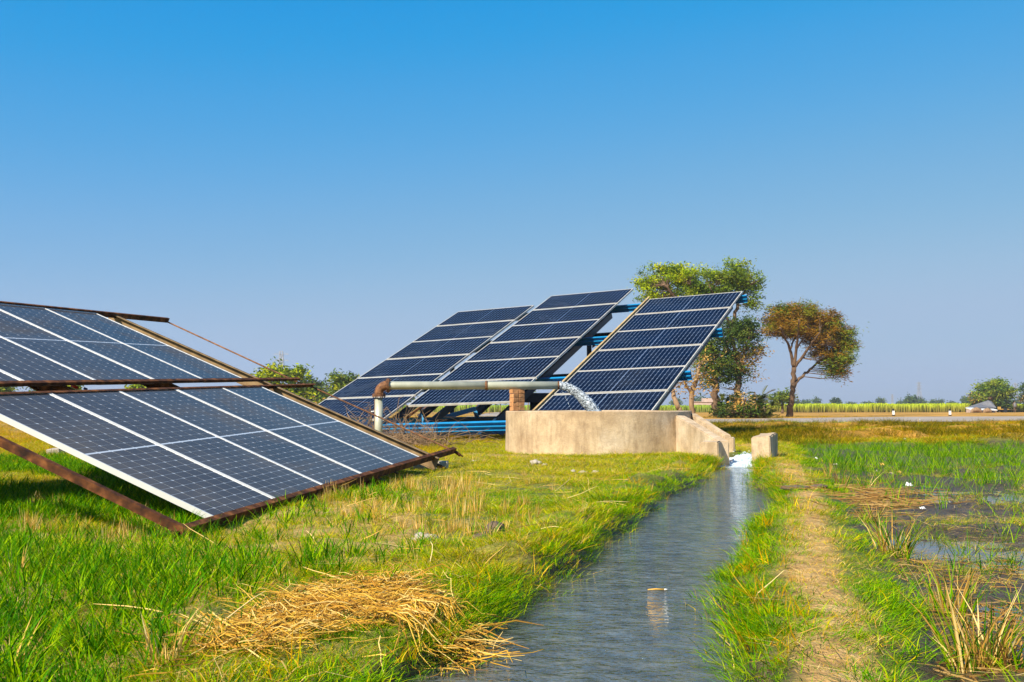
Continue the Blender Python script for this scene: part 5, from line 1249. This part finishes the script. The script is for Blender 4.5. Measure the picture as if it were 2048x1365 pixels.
# the heap of cut straw in the foreground
def straw_tube(mb, p, d, L_, r, bend=.15, zmin=None, top=None):
    p = Vector(p); d = Vector(d).normalized(); pts = [p]
    for k in range(4):
        d = (d + Vector((random.gauss(0, bend), random.gauss(0, bend), random.gauss(0, bend * .5) - .02))).normalized(); q = pts[-1] + d * L_ / 4
        g = Hs(q.x, q.y) + .008 if zmin is None else zmin
        g = max(g, WZ + .012)
        if q.z < g: q.z = g + random.random() * .01
        elif top is not None and q.z > g + top: q.z = g + top * random.uniform(.55, 1)
        pts.append(q)
    mb.tube(pts, [r, r, r * .9, r * .8, r * .35], 4, caps=False, smooth=False)
def colour(me, cols, per=20, m=None):
    n = len(me.vertices); k = (n + per - 1) // per
    c = np.array(cols)[rng.integers(0, len(cols), k)] * rng.uniform(.75, 1.15, (k, 1)); c = np.repeat(c, per, 0)[:n]
    C = np.ones((n, 4), np.float32); C[:, :3] = c; a = me.color_attributes.new('Col', 'FLOAT_COLOR', 'POINT'); a.data.foreach_set('color', C.ravel())
random.seed(21)
mb = MB(); hc = [onz(x, y, .03) for x, y in ((560, 1240), (640, 1215), (720, 1195), (800, 1205), (850, 1225), (900, 1245), (700, 1235), (500, 1262), (600, 1215), (660, 1190), (450, 1285), (540, 1265), (770, 1180))]
for i in range(2400):
    c = random.choice(hc); px = Vector((c.x + random.gauss(0, .085), c.y + random.gauss(0, .10), 0))
    px.z = Hs(px.x, px.y) + .015 + .038 * random.random() * math.exp(-((px.x + .62) / .45) ** 2)
    az = math.radians(random.gauss(-18, 48)) + (math.pi if random.random() < .5 else 0)
    straw_tube(mb, px, (math.cos(az), math.sin(az), random.gauss(.05, .22)), random.uniform(.05, .22), random.uniform(.0010, .0024), .28, top=.07)
for i in range(70):      # long stalks trailing over the bank to the water
    c = onz(random.uniform(720, 900), random.uniform(1195, 1240), .06); az = math.radians(random.gauss(-38, 22))
    straw_tube(mb, (c.x, c.y, Hs(c.x, c.y) + .06), (math.cos(az), math.sin(az), random.gauss(.02, .10)), random.uniform(.16, .40), random.uniform(.0013, .0023), .2, top=.07)
me = mb.mesh('straw_heap', M['straw']); colour(me, [(.64, .36, .045), (.72, .45, .08), (.42, .21, .03), (.26, .13, .025), (.78, .56, .18), (.56, .30, .035)]); o = link('straw_heap', me); tag(o, 'heap of cut yellow straw lying on the stream bank in the foreground', 'straw heap', kind='stuff')
mb = MB()
for (a, b) in (((1150,1010),(1240,1000)), ((1060,1080),(1110,1090)), ((920,985),(960,945)), ((1010,975),(1060,950)), ((960,1000),(1010,960)), ((1490,1210),(1560,1180)), ((1470,1290),(1510,1215)), ((1010,1100),(1080,1070)), ((860,1130),(910,1095))):
    A, Bq = onz(*a, .02), onz(*b, .03); A.z = Hs(A.x, A.y) + .03; Bq.z = max(Hs(Bq.x, Bq.y), WZ) + .045
    d = Bq - A; straw_tube(mb, A, d + Vector((0, 0, .04)), d.length, .0022, .12, top=.07)
for i in range(160):
    x, y = random.uniform(-1.6, 3.2), random.uniform(2.4, 11)
    if chan(np.array([x]), np.array([y]))[0] < .2 or x / y > .3: continue
    az = random.uniform(0, 6.28); straw_tube(mb, (x, y, Hs(x, y) + .03), (math.cos(az), math.sin(az), random.uniform(-.05, .35)), random.uniform(.1, .3), .0022, .1)
me = mb.mesh('fallen_stalks', M['straw']); colour(me, ST); tag(link('fallen_stalks', me), kind='stuff')

# prominent stubble clumps in the wet field, each a thing
def clump(px, py, n, h, cols, label, seed, z=PZ, name='stalk_clump', spread_=.07, lean=.32, group=None, w=.009):
    global rng; B = onz(px, py, z); B.z = max(Hs(B.x, B.y), PZ) - .01; keep_rng = rng; rng = np.random.default_rng(seed)
    t = empty(name, B); tag(t, label, 'stubble clump', group)
    V, Qf, C = blades(int(n * 1.3), spread_ * 1.1, h * .86, .55, w * .72, lean * 1.25, .25, cols, 3); o = link('stalks', mesh_np('stalks', V, Qf, M['straw'], C), t); o['kind'] = 'stuff'
    V, Qf, C = blades(n, spread_ * 1.2, h * .95, .4, .006, lean, .4, GR, 4); o = link('green_blades', mesh_np('green_blades', V, Qf, M['grass'], C), t); o['kind'] = 'stuff'
    V, Qf, C = blades(n, spread_ * 1.7, h * .7, .5, .005, .8, .4, [(.20, .12, .04), (.34, .21, .07)], 2, flat=.85, z0=.01); o = link('broken_stalks', mesh_np('broken_stalks', V, Qf, M['straw'], C), t); o['kind'] = 'stuff'
    rng = keep_rng
STB = [(.55, .32, .06), (.62, .40, .10), (.40, .22, .04), (.66, .48, .18)]
clump(1785, 1125, 60, .23, STB, 'tallest clump of yellow cut stalks standing in the still water by the levee', 1)
clump(1900, 1235, 42, .22, STB, 'clump of green and yellow stalks in mud above the lower right corner', 2, lean=.22)
clump(1955, 1345, 66, .26, STB, 'thick clump of golden stalks at the bottom right corner', 3, lean=.25)
clump(2020, 1350, 40, .16, [(.30, .15, .04), (.44, .24, .07)], 'brown broken stalk clump beside the golden one at the corner', 4)
clump(1683, 995, 16, .22, [(.40, .24, .05), (.30, .16, .04)], 'dark upright stub clump at the far end of the brown straw patch', 5, spread_=.04, lean=.1)
clump(1655, 975, 14, .22, [(.44, .28, .06), (.34, .20, .04)], 'narrow stub clump against the levee\'s outer edge', 6, spread_=.035, lean=.1)
clump(1735, 985, 12, .20, STB, 'pair of leaning pale stalks in the brown straw patch', 7, spread_=.05, lean=.5, w=.012)
clump(1745, 1052, 26, .15, [(.36, .20, .06), (.48, .28, .10)], 'low brown clump at the near edge of the first puddle', 8)
clump(975, 1085, 16, .16, ST, 'pale stubble clump with an earth clod on the left field', 9, z=0, name='stubble_clump', lean=.2, spread_=.03)
clump(330, 1330, 26, .15, ST, 'broken pale stubble clump in the green shoots near the bottom edge', 10, z=0, name='stubble_clump', lean=.3, spread_=.05)
clump(30, 1160, 18, .15, ST, 'upright pale stubble clump in the green shoots at the left edge', 11, z=0, name='stubble_clump', lean=.12, spread_=.03)
clump(20, 1335, 12, .14, ST, 'small leaning stubble clump at the lower left corner', 12, z=0, name='stubble_clump', lean=.5, spread_=.03)
# brown straw patch in the wet field
mb = MB(); random.seed(5)
for i in range(420):
    c = onz(random.gauss(1740, 60), random.gauss(1000, 14), -.05); az = random.gauss(0, .5) + random.choice((0, math.pi))
    straw_tube(mb, (c.x, c.y, max(Hs(c.x, c.y), PZ) + random.random() * .035), (math.cos(az), math.sin(az), random.gauss(.03, .1)), random.uniform(.12, .35), .0036, .12, zmin=PZ + .005)
for i in range(260):
    c = onz(random.uniform(1780, 2060), random.uniform(1120, 1360), -.07); az = random.uniform(0, 6.28)
    if padd(np.array([c.x]), np.array([c.y]))[0] < .08: continue
    straw_tube(mb, (c.x, c.y, max(Hs(c.x, c.y), PZ) + .006), (math.cos(az), math.sin(az), random.gauss(.0, .08)), random.uniform(.06, .24), .0030, .12, zmin=PZ + .004)
me = mb.mesh('sodden_straw', M['straw']); colour(me, [(.34, .18, .05), (.44, .26, .08), (.26, .13, .035), (.52, .34, .12)]); tag(link('sodden_straw', me), kind='stuff')

# stones, clods, scraps
def rock(px, py, r, m, label, cat='stone', z=0, sq=.6, name='stone', seed=0, sx=1.0):
    from mathutils import noise as mn
    B = onz(px, py, z); B.z = max(Hs(B.x, B.y), PZ if padd(np.array([B.x]), np.array([B.y]))[0] > 0 else -9); bm = bmesh.new(); bmesh.ops.create_icosphere(bm, subdivisions=3, radius=r)
    for v in bm.verts:
        v.co *= 1 + .45 * mn.noise(v.co * (1.6 / r) + Vector((seed, 0, 0))) + .15 * mn.noise(v.co * (5 / r)); v.co.z = v.co.z * sq + r * .25; v.co.x *= sx
    me = bpy.data.meshes.new(name); bm.to_mesh(me); bm.free(); me.materials.append(M[m]); me.polygons.foreach_set('use_smooth', [True] * len(me.polygons)); tag(link(name, me, None, B), label, cat)
rock(1071, 928, .06, 'stone', 'grey brown stone on the bare earth before the tank', seed=1, sx=1.3)
rock(1090, 931, .035, 'stone', 'small pale stone right beside the grey one before the tank', seed=2)
rock(1146, 944, .03, 'stone', 'pale pebble in the grass left of its longer neighbour', seed=3)
rock(1166, 945, .028, 'stone', 'long flat pale pebble in the grass before the tank', seed=4, sx=1.8)
rock(1192, 946, .034, 'stone', 'pale pebble in the grass right of the flat one', seed=5, sx=1.4)
rock(990, 1072, .065, 'clod', 'dark earth clod beside the pale stubble clump', 'clod', name='earth_clod', seed=6, sq=.9)
rock(965, 1086, .05, 'clod', 'smaller earth clod before the pale stubble clump', 'clod', name='earth_clod', seed=7, sq=.6)
rock(1325, 1018, .07, 'clod', 'muddy clod on the tip of the left bank', 'clod', name='earth_clod', seed=8, sx=1.5)
rock(852, 1076, .05, 'stone', 'pink white flat stone among the sparse shoots', seed=9, sx=1.6)
rock(1590, 993, .075, 'clod', 'dark soil hump across the levee path, left one', 'clod', name='earth_clod', seed=10, sx=1.5, sq=.3)
rock(1638, 986, .055, 'clod', 'dark soil hump across the levee path, right one', 'clod', name='earth_clod', seed=11, sx=1.3, sq=.3)
rock(950, 924, .03, 'stone', 'white chip on the bare earth left of the tank', seed=12, sx=2)
random.seed(9)
for px, py, w, h, m, lab in ((1818, 972, .055, .035, 'white', 'crumpled white and yellow wrapper on the wet straw'), (1846, 1023, .035, .02, 'white', 'tiny white scrap on the mud behind the first puddle'), (1633, 921, .04, .03, 'white', 'white scrap at the far outer edge of the levee'), (1672, 935, .05, .04, 'stone', 'pale scrap right of the white one by the levee'), (1765, 937, .05, .03, 'yellow', 'yellow scrap in the green shoots of the wet field'), (1798, 947, .04, .03, 'yellow', 'second yellow scrap nearer the crumpled wrapper'), (1755, 950, .05, .03, 'stone', 'pale scrap left of the yellow ones'), (1783, 950, .04, .02, 'stone', 'small pale scrap between the two yellow ones'), (1810, 885, .05, .03, 'white', 'white fleck at the foot of the verge'), (1840, 845, .07, .06, 'white', 'white scrap at the near edge of the road')):
    B = onz(px, py, -.06 if py > 900 else 0); B.z = max(Hs(B.x, B.y), PZ) + .012; mb = MB(); g = 5; P = []
    for i in range(g):
        for j in range(g): P.append((w * (i / (g - 1) - .5) + random.gauss(0, w * .05), w * .8 * (j / (g - 1) - .5), random.random() * h * (.4 + (j / g))))
    mb.add(P, [(i * g + j, (i + 1) * g + j, (i + 1) * g + j + 1, i * g + j + 1) for i in range(g - 1) for j in range(g - 1)])
    o = mb.build('scrap', M[m], None, loc=B, rot=(0, 0, random.uniform(-.6, .6))); tag(o, lab, 'litter'); sd = o.modifiers.new('t', 'SOLIDIFY'); sd.thickness = .004
B = onz(1312, 1181, WZ); st = empty('floating_stalk', B); st.scale = (.68, .68, .68); tag(st, 'short yellow stalk with a white end floating on the stream', 'stalk')
mb = MB(); mb.tube([(-.055, 0, .004), (0, .004, .007), (.055, 0, .005)], [.004, .006, .005], 6); mb.build('stem', M['yellow'], st)
mb = MB(); mb.tube([(.055, 0, .005), (.075, -.002, .006)], [.006, .004], 6); mb.build('tip', M['white'], st)
